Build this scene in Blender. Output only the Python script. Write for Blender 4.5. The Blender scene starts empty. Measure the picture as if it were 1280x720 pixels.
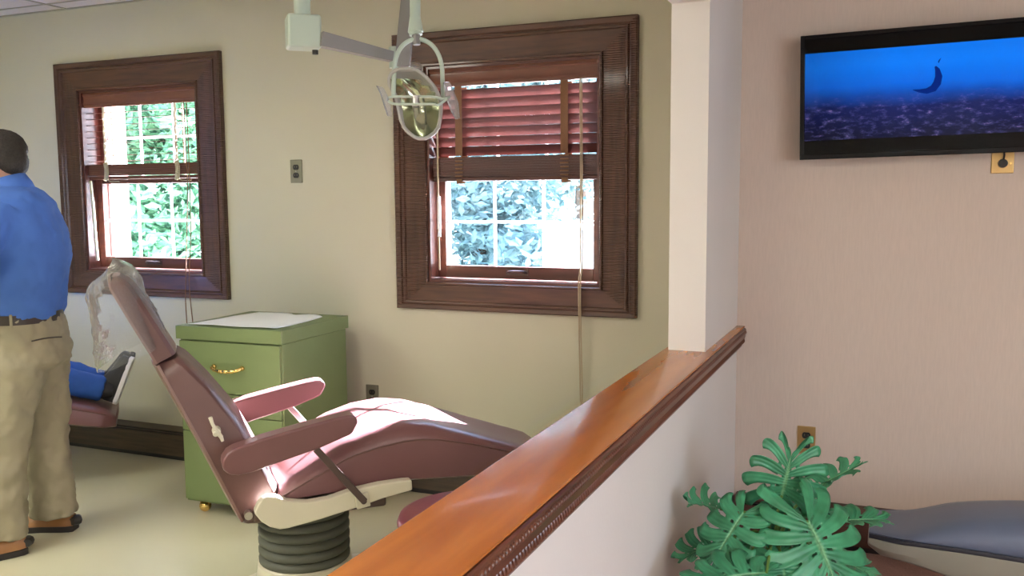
import bpy, bmesh, math, random
from mathutils import Vector, Matrix, noise
R = math.radians
V = Vector
random.seed(7)
scn = bpy.context.scene
COL = scn.collection

# ------------------------------------------------------------------ camera
F = 1136.0; CH = 1.40
yaw, pitch, roll = R(22.86), R(5.77), R(-0.43)
fw = V((-math.sin(yaw)*math.cos(pitch), math.cos(yaw)*math.cos(pitch), -math.sin(pitch)))
rt = V((math.cos(yaw), math.sin(yaw), 0)); up = rt.cross(fw)
rt, up = (math.cos(roll)*rt + math.sin(roll)*up), (-math.sin(roll)*rt + math.cos(roll)*up)
CAM = V((0, 0, CH))
cd = bpy.data.cameras.new('camera'); cam = bpy.data.objects.new('camera', cd); COL.objects.link(cam)
cd.sensor_width = 36; cd.lens = 36*F/1280; cd.clip_start = 0.02; cd.clip_end = 300
m = Matrix((rt, up, -fw)).transposed().to_4x4(); m.translation = CAM
cam.matrix_world = m
scn.camera = cam

def dep(px, py, z):            # a point of the room as measured on the photograph, at depth z
    return CAM + (fw + rt*((px-640)/F) - up*((py-360)/F))*z

# ------------------------------------------------------------------ materials
def mat(name, col, rough=0.5, metal=0.0, var=0.06, scale=8.0, bump=0.0, bscale=40.0, coat=0.0, spec=0.5, sub=0.0, stretch=None, trans=0.0):
    mt = bpy.data.materials.new(name); mt.use_nodes = True
    nt = mt.node_tree; b = nt.nodes['Principled BSDF']
    b.inputs['Roughness'].default_value = rough; b.inputs['Metallic'].default_value = metal
    b.inputs['Coat Weight'].default_value = coat; b.inputs['Coat Roughness'].default_value = 0.08
    b.inputs['Specular IOR Level'].default_value = spec
    b.inputs['Subsurface Weight'].default_value = sub
    b.inputs['Subsurface Scale'].default_value = 0.01
    b.inputs['Transmission Weight'].default_value = trans
    tc = nt.nodes.new('ShaderNodeTexCoord'); mp = nt.nodes.new('ShaderNodeMapping')
    if stretch: mp.inputs['Scale'].default_value = stretch
    nt.links.new(tc.outputs['Object'], mp.inputs['Vector'])
    nz = nt.nodes.new('ShaderNodeTexNoise'); nz.inputs['Scale'].default_value = scale; nz.inputs['Detail'].default_value = 5
    nt.links.new(mp.outputs['Vector'], nz.inputs['Vector'])
    cr = nt.nodes.new('ShaderNodeValToRGB')
    c = V(col[:3])
    cr.color_ramp.elements[0].position = 0.3; cr.color_ramp.elements[1].position = 0.7
    cr.color_ramp.elements[0].color = (*(c*(1-var)), 1); cr.color_ramp.elements[1].color = (*(c*(1+var)), 1)
    nt.links.new(nz.outputs['Fac'], cr.inputs['Fac']); nt.links.new(cr.outputs['Color'], b.inputs['Base Color'])
    if bump > 0:
        n2 = nt.nodes.new('ShaderNodeTexNoise'); n2.inputs['Scale'].default_value = bscale; n2.inputs['Detail'].default_value = 4
        nt.links.new(mp.outputs['Vector'], n2.inputs['Vector'])
        bp = nt.nodes.new('ShaderNodeBump'); bp.inputs['Strength'].default_value = bump; bp.inputs['Distance'].default_value = 0.01
        nt.links.new(n2.outputs['Fac'], bp.inputs['Height']); nt.links.new(bp.outputs['Normal'], b.inputs['Normal'])
    return mt

def wood(name, c1, c2, rough=0.4, coat=0.3, stretch=(1, 12, 12), scale=3.0, ripple=None, knots=False):
    mt = mat(name, c1, rough, coat=coat)
    nt = mt.node_tree; b = nt.nodes['Principled BSDF']
    tc = nt.nodes.new('ShaderNodeTexCoord'); mp = nt.nodes.new('ShaderNodeMapping'); mp.inputs['Scale'].default_value = stretch
    nz = nt.nodes.new('ShaderNodeTexNoise'); nz.inputs['Scale'].default_value = scale; nz.inputs['Detail'].default_value = 7; nz.inputs['Distortion'].default_value = 0.25
    cr = nt.nodes.new('ShaderNodeValToRGB'); cr.color_ramp.elements[0].position = 0.32; cr.color_ramp.elements[1].position = 0.7
    cr.color_ramp.elements[0].color = (*c1, 1); cr.color_ramp.elements[1].color = (*c2, 1)
    nt.links.new(tc.outputs['Object'], mp.inputs['Vector']); nt.links.new(mp.outputs['Vector'], nz.inputs['Vector'])
    nt.links.new(nz.outputs['Fac'], cr.inputs['Fac']); nt.links.new(cr.outputs['Color'], b.inputs['Base Color'])
    if ripple:
        axis, freq, dist = ripple
        wv = nt.nodes.new('ShaderNodeTexWave'); wv.wave_type = 'BANDS'; wv.bands_direction = axis; wv.inputs['Scale'].default_value = freq
        nt.links.new(tc.outputs['Object'], wv.inputs['Vector'])
        bp = nt.nodes.new('ShaderNodeBump'); bp.inputs['Strength'].default_value = 1.0; bp.inputs['Distance'].default_value = dist
        nt.links.new(wv.outputs['Fac'], bp.inputs['Height']); nt.links.new(bp.outputs['Normal'], b.inputs['Normal'])
        mx = nt.nodes.new('ShaderNodeMix'); mx.data_type = 'RGBA'; mx.blend_type = 'MULTIPLY'; mx.inputs['Factor'].default_value = 0.22
        nt.links.new(cr.outputs['Color'], mx.inputs['A']); nt.links.new(wv.outputs['Color'], mx.inputs['B'])
        nt.links.new(mx.outputs['Result'], b.inputs['Base Color'])
    return mt

def emit(name, col, s):
    mt = bpy.data.materials.new(name); mt.use_nodes = True; nt = mt.node_tree
    for n in list(nt.nodes):
        if n.type == 'BSDF_PRINCIPLED': nt.nodes.remove(n)
    e = nt.nodes.new('ShaderNodeEmission'); e.inputs['Color'].default_value = (*col, 1); e.inputs['Strength'].default_value = s
    nt.links.new(e.outputs[0], nt.nodes['Material Output'].inputs[0]); return mt

def clear(name, tint=(1, 1, 1), rough=0.02, gloss=0.12, bump=0.0, bscale=30, milk=0.0):
    mt = bpy.data.materials.new(name); mt.use_nodes = True; nt = mt.node_tree
    nt.nodes.remove(nt.nodes['Principled BSDF'])
    tr = nt.nodes.new('ShaderNodeBsdfTransparent'); tr.inputs['Color'].default_value = (*tint, 1)
    gl = nt.nodes.new('ShaderNodeBsdfGlossy'); gl.inputs['Roughness'].default_value = rough
    fr = nt.nodes.new('ShaderNodeLayerWeight'); fr.inputs['Blend'].default_value = gloss
    mx = nt.nodes.new('ShaderNodeMixShader')
    nt.links.new(fr.outputs['Fresnel'], mx.inputs[0]); nt.links.new(tr.outputs[0], mx.inputs[1]); nt.links.new(gl.outputs[0], mx.inputs[2])
    out = mx
    if milk > 0:
        df = nt.nodes.new('ShaderNodeBsdfDiffuse'); df.inputs['Color'].default_value = (0.8, 0.82, 0.82, 1)
        m2 = nt.nodes.new('ShaderNodeMixShader'); m2.inputs[0].default_value = milk
        nt.links.new(mx.outputs[0], m2.inputs[1]); nt.links.new(df.outputs[0], m2.inputs[2]); out = m2
    tc = nt.nodes.new('ShaderNodeTexCoord'); nz = nt.nodes.new('ShaderNodeTexNoise'); nz.inputs['Scale'].default_value = bscale; nz.inputs['Detail'].default_value = 4
    nt.links.new(tc.outputs['Object'], nz.inputs['Vector'])
    bp = nt.nodes.new('ShaderNodeBump'); bp.inputs['Strength'].default_value = max(bump, 0.01); bp.inputs['Distance'].default_value = 0.02
    nt.links.new(nz.outputs['Fac'], bp.inputs['Height']); nt.links.new(bp.outputs['Normal'], gl.inputs['Normal'])
    nt.links.new(out.outputs[0], nt.nodes['Material Output'].inputs[0]); return mt

M = {}
M['wall_green_cast'] = mat('cream wall paint with green light cast', (0.475, 0.465, 0.345), 0.75, var=0.02, scale=1.5, bump=0.05, bscale=120)  # greenish cast of the left bay's light is mixed into this cream
M['wall_pink_cast'] = mat('wallpaper with pink light cast', (0.62, 0.515, 0.43), 0.7, var=0.03, scale=30, bump=0.05, bscale=160, stretch=(6, 6, 0.6))  # pinkish cast of the right bay's light is part of this colour
M['wall_white'] = mat('off white plaster', (0.71, 0.68, 0.63), 0.7, var=0.02, scale=2, bump=0.04, bscale=90)
M['ceil'] = mat('ceiling tile', (0.62, 0.58, 0.52), 0.9, var=0.03, scale=60, bump=0.2, bscale=200)
M['tee'] = mat('ceiling grid metal', (0.30, 0.29, 0.22), 0.5)
M['floor_l'] = mat('cream sheet vinyl', (0.58, 0.56, 0.40), 0.22, var=0.025, scale=2.5, coat=0.25)
M['floor_r'] = mat('pinkish brown carpet', (0.40, 0.24, 0.20), 0.9, var=0.15, scale=150, bump=0.3, bscale=300)
DK1, DK2 = (0.050, 0.021, 0.011), (0.102, 0.045, 0.023)
M['casing_h'] = wood('walnut stained casing', DK1, DK2, 0.45, 0.25, (1.5, 12, 14))
M['casing_v'] = wood('rippled walnut casing', DK1, DK2, 0.45, 0.2, (12, 12, 1.5), ripple=('Z', 34, 0.0022))
M['casing_e'] = wood('walnut stained upright', DK1, DK2, 0.45, 0.25, (12, 12, 1.5))
M['sash'] = wood('dark red brown sash wood', (0.055, 0.014, 0.009), (0.11, 0.03, 0.018), 0.4, 0.3, (1, 10, 10))
M['slat'] = wood('reddish brown slat', (0.045, 0.011, 0.008), (0.08, 0.019, 0.012), 0.4, 0.2, (1, 10, 10))
M['slat_dark'] = wood('dark brown slat', (0.07, 0.02, 0.014), (0.11, 0.035, 0.02), 0.4, 0.2, (1, 10, 10))
M['valance'] = wood('brown valance wood', (0.11, 0.038, 0.02), (0.17, 0.062, 0.032), 0.45, 0.2, (1, 10, 10))
M['cap'] = wood('honey oak cap', (0.34, 0.090, 0.012), (0.52, 0.165, 0.022), 0.27, 0.35, (9, 1.0, 9), 1.6)
M['cap_mould'] = wood('dark carved moulding', (0.075, 0.024, 0.012), (0.15, 0.048, 0.022), 0.38, 0.3, (9, 1, 9))
M['heater'] = wood('dark wood grain heater panel', (0.035, 0.022, 0.014), (0.075, 0.048, 0.028), 0.45, 0.2, (1, 14, 14), 4)
M['heater_r'] = wood('dark brown heater panel', (0.06, 0.022, 0.016), (0.09, 0.035, 0.025), 0.5, 0.1, (1, 14, 14), 4)
M['black'] = mat('black plastic', (0.012, 0.012, 0.013), 0.35)
M['muntin'] = mat('white muntin', (0.75, 0.74, 0.72), 0.5)
M['glass'] = clear('window glass', (0.93, 0.97, 1.0), 0.01, 0.1)
M['vinyl'] = mat('mauve brown vinyl', (0.150, 0.064, 0.066), 0.34, var=0.04, scale=6, bump=0.04, bscale=300, spec=0.5)
M['vinyl_side'] = mat('mauve brown side vinyl', (0.110, 0.048, 0.042), 0.4, var=0.04, scale=6, bump=0.05, bscale=300)
M['vinyl_back'] = mat('mauve brown hard back shell', (0.19, 0.105, 0.088), 0.4, var=0.03, scale=6)
M['cream'] = mat('cream enamel metal', (0.60, 0.56, 0.44), 0.35, var=0.02)
M['bellows'] = mat('grey rubber bellows', (0.085, 0.09, 0.07), 0.55, var=0.05)
M['steel'] = mat('brushed steel', (0.45, 0.43, 0.42), 0.28, 1.0, var=0.05)
M['steel_dark'] = mat('dark steel', (0.12, 0.085, 0.08), 0.35, 0.8, var=0.05)
M['green'] = mat('green painted metal', (0.145, 0.198, 0.078), 0.5, var=0.06, scale=5)
M['brass'] = mat('polished brass', (0.80, 0.56, 0.20), 0.18, 1.0)
M['brass_plate'] = mat('brass plate', (0.62, 0.43, 0.18), 0.3, 0.8)
M['grey_plate'] = mat('grey metal plate', (0.20, 0.20, 0.14), 0.45, 0.3)
M['paper'] = mat('white paper', (0.80, 0.84, 0.84), 0.6, var=0.02)
M['lamp_mint'] = mat('pale mint enamel', (0.42, 0.50, 0.43), 0.35, var=0.02)
M['lamp_grey'] = mat('mid grey enamel', (0.20, 0.19, 0.19), 0.35, var=0.02)
M['lamp_head'] = mat('warm grey plastic', (0.34, 0.33, 0.31), 0.35, var=0.02)
M['mirror'] = mat('faceted reflector', (0.55, 0.58, 0.47), 0.12, 1.0, var=0.05, bump=0.12, bscale=25)
M['acrylic'] = clear('clear acrylic', (0.86, 0.86, 0.9), 0.08, 0.35, 0.3, 30, 0.16)
M['plastic_bag'] = clear('crinkled clear plastic', (0.98, 0.98, 0.98), 0.08, 0.24, 1.0, 45, 0.07)
M['maroon'] = mat('maroon vinyl', (0.16, 0.022, 0.035), 0.35)
M['slate'] = mat('slate blue vinyl', (0.105, 0.13, 0.19), 0.36, var=0.04, bump=0.04, bscale=250)
M['slate_dark'] = mat('dark piping', (0.02, 0.022, 0.03), 0.5)
M['shell'] = mat('grey beige plastic shell', (0.24, 0.23, 0.18), 0.45, var=0.03)
M['tv'] = mat('glossy black plastic', (0.004, 0.004, 0.005), 0.12, spec=0.25)
M['pot'] = mat('terracotta brown pot', (0.22, 0.09, 0.05), 0.6)
M['soil'] = mat('dark moss', (0.04, 0.035, 0.02), 0.9, bump=0.8, bscale=60, var=0.4)
M['stem'] = mat('green stem', (0.11, 0.22, 0.035), 0.45, var=0.2)
M['shirt'] = mat('blue dress shirt', (0.042, 0.12, 0.40), 0.8, var=0.06, scale=10, bump=0.1, bscale=500)
M['khaki'] = mat('khaki chinos', (0.265, 0.232, 0.155), 0.85, var=0.05, scale=10, bump=0.1, bscale=500)
M['belt'] = mat('dark brown leather', (0.03, 0.02, 0.016), 0.4)
M['shoe'] = mat('tan brown leather', (0.28, 0.13, 0.045), 0.4, var=0.15)
M['sole'] = mat('dark rubber sole', (0.014, 0.011, 0.011), 0.5)
M['skin'] = mat('skin', (0.52, 0.27, 0.19), 0.5, sub=0.15, var=0.05)
M['hair'] = mat('short dark brown hair', (0.022, 0.016, 0.012), 0.65, var=0.5, scale=120, bump=0.8, bscale=300)
M['mask'] = mat('white mask fabric', (0.8, 0.82, 0.85), 0.8)
M['denim'] = mat('bright blue trousers', (0.012, 0.07, 0.30), 0.8, var=0.12, scale=12)
M['sneaker'] = mat('black sneaker fabric', (0.012, 0.012, 0.014), 0.6)
M['white_rubber'] = mat('white rubber', (0.65, 0.63, 0.66), 0.5)
M['shirt2'] = mat('grey cotton', (0.25, 0.25, 0.27), 0.85)
M['cord_cream'] = mat('cream cotton cord', (0.42, 0.40, 0.27), 0.9, bump=0.6, bscale=200)
M['cord_brown'] = mat('brown woven tape', (0.19, 0.10, 0.05), 0.9, bump=0.4, bscale=200)
M['cord_thin'] = mat('thin tan cord', (0.40, 0.33, 0.22), 0.8)
M['trim_white'] = mat('white painted trim', (0.70, 0.66, 0.58), 0.6)

# ------------------------------------------------------------------ mesh helpers
def link(name, me, m=None, parent=None, smooth=True, angle=35):
    me.name = name
    o = bpy.data.objects.new(name, me); COL.objects.link(o)
    if m is not None:
        for q in (m if isinstance(m, (list, tuple)) else [m]): me.materials.append(q)
    if smooth:
        me.shade_smooth(); me.set_sharp_from_angle(angle=R(angle))
    if parent is not None: o.parent = parent
    return o

class MB:
    def __init__(s): s.v = []; s.f = []; s.mi = []; s.cur = 0
    def add(s, vs, fs):
        o = len(s.v); s.v += [tuple(v) for v in vs]
        for f in fs: s.f.append(tuple(o+i for i in f)); s.mi.append(s.cur)
    def box(s, c, d, rot=None):
        hx, hy, hz = d[0]/2, d[1]/2, d[2]/2
        vs = [V((x, y, z)) for x in (-hx, hx) for y in (-hy, hy) for z in (-hz, hz)]
        if rot is not None: vs = [rot @ v for v in vs]
        c = V(c); vs = [v+c for v in vs]
        s.add(vs, [(0, 1, 3, 2), (4, 6, 7, 5), (0, 4, 5, 1), (2, 3, 7, 6), (0, 2, 6, 4), (1, 5, 7, 3)]); return s
    def bx(s, x0, x1, y0, y1, z0, z1):
        return s.box(((x0+x1)/2, (y0+y1)/2, (z0+z1)/2), (x1-x0, y1-y0, z1-z0))
    def tube(s, pts, rad, n=12, caps=True, closed=False, flat=None):
        pts = [V(p) for p in pts]; N = len(pts)
        if not isinstance(rad, (list, tuple)): rad = [rad]*N
        rings = []; prev = None
        for i, p in enumerate(pts):
            if closed: t = pts[(i+1) % N]-pts[i-1]
            else: t = pts[min(i+1, N-1)]-pts[max(i-1, 0)]
            t = t.normalized() if t.length > 1e-9 else V((0, 0, 1))
            if prev is None:
                a = V((0, 0, 1)) if abs(t.z) < 0.9 else V((1, 0, 0))
                u = t.cross(a).normalized()
            else:
                u = (prev - t*prev.dot(t)); u = u.normalized() if u.length > 1e-6 else t.orthogonal().normalized()
            prev = u; w = t.cross(u)
            fl = flat if flat else 1.0
            rings.append([p+(u*math.cos(k*2*math.pi/n)+w*math.sin(k*2*math.pi/n)*fl)*rad[i] for k in range(n)])
        vs = [v for r in rings for v in r]; fs = []
        for i in range(N if closed else N-1):
            j = (i+1) % N
            for k in range(n):
                l = (k+1) % n; fs.append((i*n+k, i*n+l, j*n+l, j*n+k))
        if caps and not closed:
            fs.append(tuple(range(n))[::-1]); fs.append(tuple((N-1)*n+k for k in range(n)))
        s.add(vs, fs); return s
    def cyl(s, p0, p1, r0, r1=None, n=24): return s.tube([p0, p1], [r0, r0 if r1 is None else r1], n)
    def lathe(s, prof, c=(0, 0, 0), n=40):
        c = V(c); N = len(prof); vs = []; fs = []
        for r, z in prof:
            for k in range(n):
                a = 2*math.pi*k/n; vs.append(c+V((max(r, 1e-4)*math.cos(a), max(r, 1e-4)*math.sin(a), z)))
        for i in range(N-1):
            for k in range(n):
                l = (k+1) % n; fs.append((i*n+k, i*n+l, (i+1)*n+l, (i+1)*n+k))
        fs.append(tuple(range(n))[::-1]); fs.append(tuple((N-1)*n+k for k in range(n)))
        s.add(vs, fs); return s
    def loft(s, rings, caps=True):
        n = len(rings[0]); vs = [v for r in rings for v in r]; fs = []
        for i in range(len(rings)-1):
            for k in range(n):
                l = (k+1) % n; fs.append((i*n+k, i*n+l, (i+1)*n+l, (i+1)*n+k))
        if caps: fs.append(tuple(range(n))[::-1]); fs.append(tuple((len(rings)-1)*n+k for k in range(n)))
        s.add(vs, fs); return s
    def prism(s, poly, y0, y1):          # polygon in (x, z) extruded along y
        n = len(poly); vs = [V((x, y0, z)) for x, z in poly]+[V((x, y1, z)) for x, z in poly]
        fs = [tuple(range(n)), tuple(range(n, 2*n))[::-1]]+[(k, k+n, (k+1) % n+n, (k+1) % n) for k in range(n)]
        s.add(vs, fs); return s
    def ball(s, c, r, nu=20, nv=12, M3=None):
        c = V(c); r = V(r) if not isinstance(r, (int, float)) else V((r, r, r)); vs = []; fs = []
        for i in range(nv+1):
            th = math.pi*i/nv
            for k in range(nu):
                a = 2*math.pi*k/nu
                p = V((r.x*max(math.sin(th), 1e-3)*math.cos(a), r.y*max(math.sin(th), 1e-3)*math.sin(a), r.z*math.cos(th)))
                if M3 is not None: p = M3 @ p
                vs.append(c+p)
        for i in range(nv):
            for k in range(nu):
                l = (k+1) % nu; fs.append((i*nu+k, (i+1)*nu+k, (i+1)*nu+l, i*nu+l))
        fs.append(tuple(range(nu))[::-1]); fs.append(tuple(nv*nu+k for k in range(nu)))
        s.add(vs, fs); return s
    def build(s, name, m=None, parent=None, bevel=0, seg=2, smooth=True, angle=35, sub=0, fix=True):
        me = bpy.data.meshes.new(name); me.from_pydata(s.v, [], s.f)
        for p, i in zip(me.polygons, s.mi): p.material_index = i
        if fix:
            bm = bmesh.new(); bm.from_mesh(me); bmesh.ops.recalc_face_normals(bm, faces=bm.faces[:]); bm.to_mesh(me); bm.free()
        o = link(name, me, m, parent, smooth, angle)
        if bevel > 0:
            b = o.modifiers.new('b', 'BEVEL'); b.width = bevel; b.segments = seg; b.limit_method = 'ANGLE'; b.angle_limit = R(30); b.harden_normals = True
        if sub: sm = o.modifiers.new('s', 'SUBSURF'); sm.levels = sub; sm.render_levels = sub
        return o

def tag(o, label=None, cat=None, group=None, kind=None):
    if label: o['label'] = label
    if cat: o['category'] = cat
    if group: o['group'] = group
    if kind: o['kind'] = kind
    return o
def empty(name, loc=(0, 0, 0), rz=0, **k):
    o = bpy.data.objects.new(name, None); COL.objects.link(o); o.empty_display_size = 0.1
    o.location = loc; o.rotation_euler = (0, 0, rz); return tag(o, **k)
def lerp(tab, x):
    if x <= tab[0][0]: return tab[0][1]
    for (a, b), (c, d) in zip(tab, tab[1:]):
        if x <= c: return b+(d-b)*(x-a)/(c-a)
    return tab[-1][1]
def smooth_path(pts, n=6):
    pts = [V(p) for p in pts]; out = []
    for i in range(len(pts)-1):
        p0 = pts[max(i-1, 0)]; p1 = pts[i]; p2 = pts[i+1]; p3 = pts[min(i+2, len(pts)-1)]
        for k in range(n):
            t = k/n
            out.append(0.5*((2*p1)+(p2-p0)*t+(2*p0-5*p1+4*p2-p3)*t*t+(3*p1-p0-3*p2+p3)*t**3))
    out.append(pts[-1]); return out

# ------------------------------------------------------------------ room shell
D = 3.763; CZ = 2.44; WT = 0.17
XL, XR, YF = -6.4, 3.0, -3.2
PX0, PX1 = -0.712, -0.585
W = {1: (-4.152, -3.338), 2: (-2.003, -1.170)}; WZ0, WZ1 = 1.004, 1.99
b = MB()
xs = [XL-.15, W[1][0], W[1][1], W[2][0], W[2][1], PX0+0.06]
for i in range(5):
    if i in (1, 3):
        b.bx(xs[i], xs[i+1], D, D+WT, 0, WZ0); b.bx(xs[i], xs[i+1], D, D+WT, WZ1, CZ)
    else: b.bx(xs[i], xs[i+1], D, D+WT, 0, CZ)
b.build('wall_back', M['wall_green_cast'], smooth=False)['kind'] = 'structure'
MB().bx(PX0+0.06, XR+.15, D, D+WT, 0, CZ).build('wall_back_right', M['wall_pink_cast'], smooth=False)['kind'] = 'structure'
MB().bx(XL-.15, XL, YF, D, 0, CZ).build('wall_left', M['wall_green_cast'], smooth=False)['kind'] = 'structure'
MB().bx(XR, XR+.15, YF, -1.7, 0, CZ).bx(XR, XR+.15, 1.3, D, 0, CZ).bx(XR, XR+.15, -1.7, 1.3, 0, .80).bx(XR, XR+.15, -1.7, 1.3, 2.05, CZ).build('wall_right', M['wall_pink_cast'], smooth=False)['kind'] = 'structure'  # opening for the added window, out of view
MB().bx(XL-.15, XR+.15, YF-.15, YF, 0, CZ).build('wall_front', M['wall_white'], smooth=False)['kind'] = 'structure'
PYE = -0.9
b = MB().bx(PX0, PX1, PYE, D, 0, 0.842).bx(PX0, PX1, 3.08, D, 0.842, 2.035).bx(PX0, PX1, PYE, D, 2.035, CZ)
b.cur = 0
mid = b.build('wall_middle', M['wall_white'], smooth=False); mid['kind'] = 'structure'
MB().bx(XL-.15, PX0+.06, YF-.15, D+WT, -0.05, 0).build('floor', M['floor_l'], smooth=False)['kind'] = 'structure'
fr = MB().bx(PX0+.06, XR+.15, YF-.15, D+WT, -0.05, 0).build('floor_right', M['floor_r'], smooth=False); fr['kind'] = 'structure'
cl = MB().bx(XL-.15, XR+.15, YF-.15, D+WT, CZ, CZ+.05).build('ceiling', M['ceil'], smooth=False); cl['kind'] = 'structure'
b = MB(); gx = -4.22-0.61*3
while gx < XR: b.bx(gx-.007, gx+.007, YF, D, CZ-.004, CZ+.001); gx += 0.61
gy = 3.63
while gy > YF: b.bx(XL, XR, gy-.007, gy+.007, CZ-.004, CZ+.001); gy -= 1.22
b.bx(XL, PX0, D-.012, D, CZ-.006, CZ)
b.build('ceiling_grid', M['tee'], cl, smooth=False)

# wooden cap on the half wall
cap = empty('trim_1', (0, 0, 0), kind='structure')
prof = [(-.735, .845), (-.735, .860), (-.728, .866), (-.558, .866), (-.554, .8645), (-.553, .861), (-.556, .858), (-.575, .857), (-.575, .845)]
cb = MB(); cb.prism([(x, z) for x, z in prof]+[(-.590, .842), (-.590, .845)], PYE-.02, D-.001)
c_o = cb.build('cap_board', M['cap'], cap, bevel=0.002)
# stub wall stands on the cap: cut is not needed, the board only shows in front of and beside it
# rope and egg moulding below the nose
mb = MB(); mb.prism([(-.5845, .857), (-.5845, .782), (-.578, .776), (-.568, .777), (-.564, .784), (-.566, .792), (-.563, .800), (-.556, .808), (-.551, .820), (-.550, .834), (-.548, .846), (-.549, .854), (-.553, .8575)], PYE-.02, D-.001)
mb.build('cap_moulding', M['cap_mould'], cap, bevel=0.001)
mb = MB(); y = 0.0; pts = []
while y < D-.01:
    mb.ball((-.5485, y, .8420), (.0060, .0085, .0065), 8, 6, Matrix.Rotation(R(38), 3, 'X')); y += 0.0135
mb.build('rope_bead', M['cap_mould'], cap)
mb = MB(); y = 0.0
while y < D-.01:
    mb.ball((-.5580, y, .8120), (.0075, .0045, .0150), 8, 6, Matrix.Rotation(R(-20), 3, 'Y')); y += 0.0135
mb.build('egg_bead', M['cap_mould'], cap)
# mirror of it on the far side
mb = MB(); mb.prism([(-.7125, .845), (-.7125, .79), (-.718, .79), (-.724, .81), (-.731, .845)], PYE-.02, D-.001)
mb.build('cap_moulding', M['cap_mould'], cap)

# ------------------------------------------------------------------ windows
def ring_frame(b, x0, x1, z0, z1, y0, y1, w):
    b.bx(x0, x0+w, y0, y1, z0, z1); b.bx(x1-w, x1, y0, y1, z0, z1)
    b.bx(x0+w, x1-w, y0, y1, z0, z0+w); b.bx(x0+w, x1-w, y0, y1, z1-w, z1)
PROF = [(0, 0), (0, .020), (.004, .026), (.012, .026), (.016, .018), (.024, .016), (.112, .017), (.117, .025), (.124, .027), (.128, .021), (.133, .021), (.138, .029), (.160, .031), (.166, .026), (.166, 0)]
def casing(name, root, x0, x1, z0, z1, side):
    b = MB(); ring0 = []; ring1 = []
    for u, d in PROF:
        y = D-d; uz = u*0.93 if side in ('t', 'b') else u
        k = u/.166; ut = k*.152; ub = k*.127; us = u
        if side == 't': a, c = (x0-us, z1+ut), (x1+us, z1+ut)
        if side == 'b': a, c = (x0-us, z0-ub), (x1+us, z0-ub)
        if side == 'l': a, c = (x0-us, z0-ub), (x0-us, z1+ut)
        if side == 'r': a, c = (x1+us, z0-ub), (x1+us, z1+ut)
        ring0.append(V((a[0], y, a[1]))); ring1.append(V((c[0], y, c[1])))
    b.loft([ring0, ring1]); b.build(name, M['casing_h'] if side in 'tb' else M['casing_v'], root, smooth=True, angle=20)
def window(n, x0, x1):
    root = empty('window_%d' % n, (0, 0, 0), kind='structure'); z0, z1 = WZ0, WZ1
    for s in 'tblr': casing('window_casing', root, x0, x1, z0, z1, s)
    b = MB(); t = .012
    b.bx(x0, x0+t, D-.012, D+WT, z0, z1); b.bx(x1-t, x1, D-.012, D+WT, z0, z1); b.bx(x0+t, x1-t, D-.012, D+WT, z1-t, z1); b.bx(x0+t, x1-t, D-.012, D+WT, z0, z0+t)
    b.build('window_jamb', M['sash'], root, bevel=.001)
    def sash(y, za, zb, rb, nrow):
        b = MB(); xa, xb = x0+t, x1-t; w = .042
        b.bx(xa, xa+w, y, y+.035, za, zb); b.bx(xb-w, xb, y, y+.035, za, zb)
        b.bx(xa+w, xb-w, y, y+.035, za, za+rb); b.bx(xa+w, xb-w, y, y+.035, zb-.03, zb)
        s = b.build('window_sash', M['sash'], root, bevel=.003)
        g0, g1, h0, h1 = xa+w, xb-w, za+rb, zb-.03
        MB().bx(g0, g1, y+.016, y+.019, h0, h1).build('pane', M['glass'], s, smooth=False)
        b = MB()
        for i in (1, 2): x = g0+(g1-g0)*i/3; b.bx(x-.006, x+.006, y+.021, y+.029, h0, h1)
        for i in range(1, nrow):
            z = h0+(h1-h0)*i/nrow; b.bx(g0, g1, y+.0205, y+.0295, z-.006, z+.006)
        b.build('muntin', M['muntin'], s, smooth=False)
        return s
    s1 = sash(D+.065, z0+.016, 1.515, .058, 2)
    s2 = sash(D+.105, 1.485, z1-t, .04, 2)
    cx = (x0+x1)/2
    hb = MB(); hb.tube(smooth_path([(cx-.045, D+.062, 1.052), (cx-.03, D+.045, 1.056), (cx+.03, D+.045, 1.056), (cx+.045, D+.062, 1.052)]), .007, 8)
    hb.bx(cx-.055, cx+.055, D+.06, D+.066, 1.038, 1.066)
    hb.build('sash_lift', M['steel_dark'], root)
    # light storm sash rail outside
    b = MB(); ring_frame(b, x0+t, x1-t, z0+t, z1-t, D+.15, D+.16, .022); b.build('storm_frame', M['muntin'], root, smooth=False)
    return root
window(1, *W[1]); window(2, *W[2])

w_added = empty('window_3', (XR, -.2, 0), kind='structure')  # unseen window, added to bring daylight into the right bay
b = MB()
for y0, y1, z0, z1 in ((-1.5, -1.44, .80, 2.05), (1.44, 1.5, .80, 2.05), (-.03, .03, .86, 1.99), (-1.44, 1.44, .80, .86), (-1.44, 1.44, 1.99, 2.05)): b.bx(.02, .10, y0, y1, z0, z1)
b.build('window_frame', M['sash'], w_added, bevel=.003)
MB().bx(.055, .06, -1.44, 1.44, .86, 1.99).build('pane', M['glass'], w_added, smooth=False)

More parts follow.
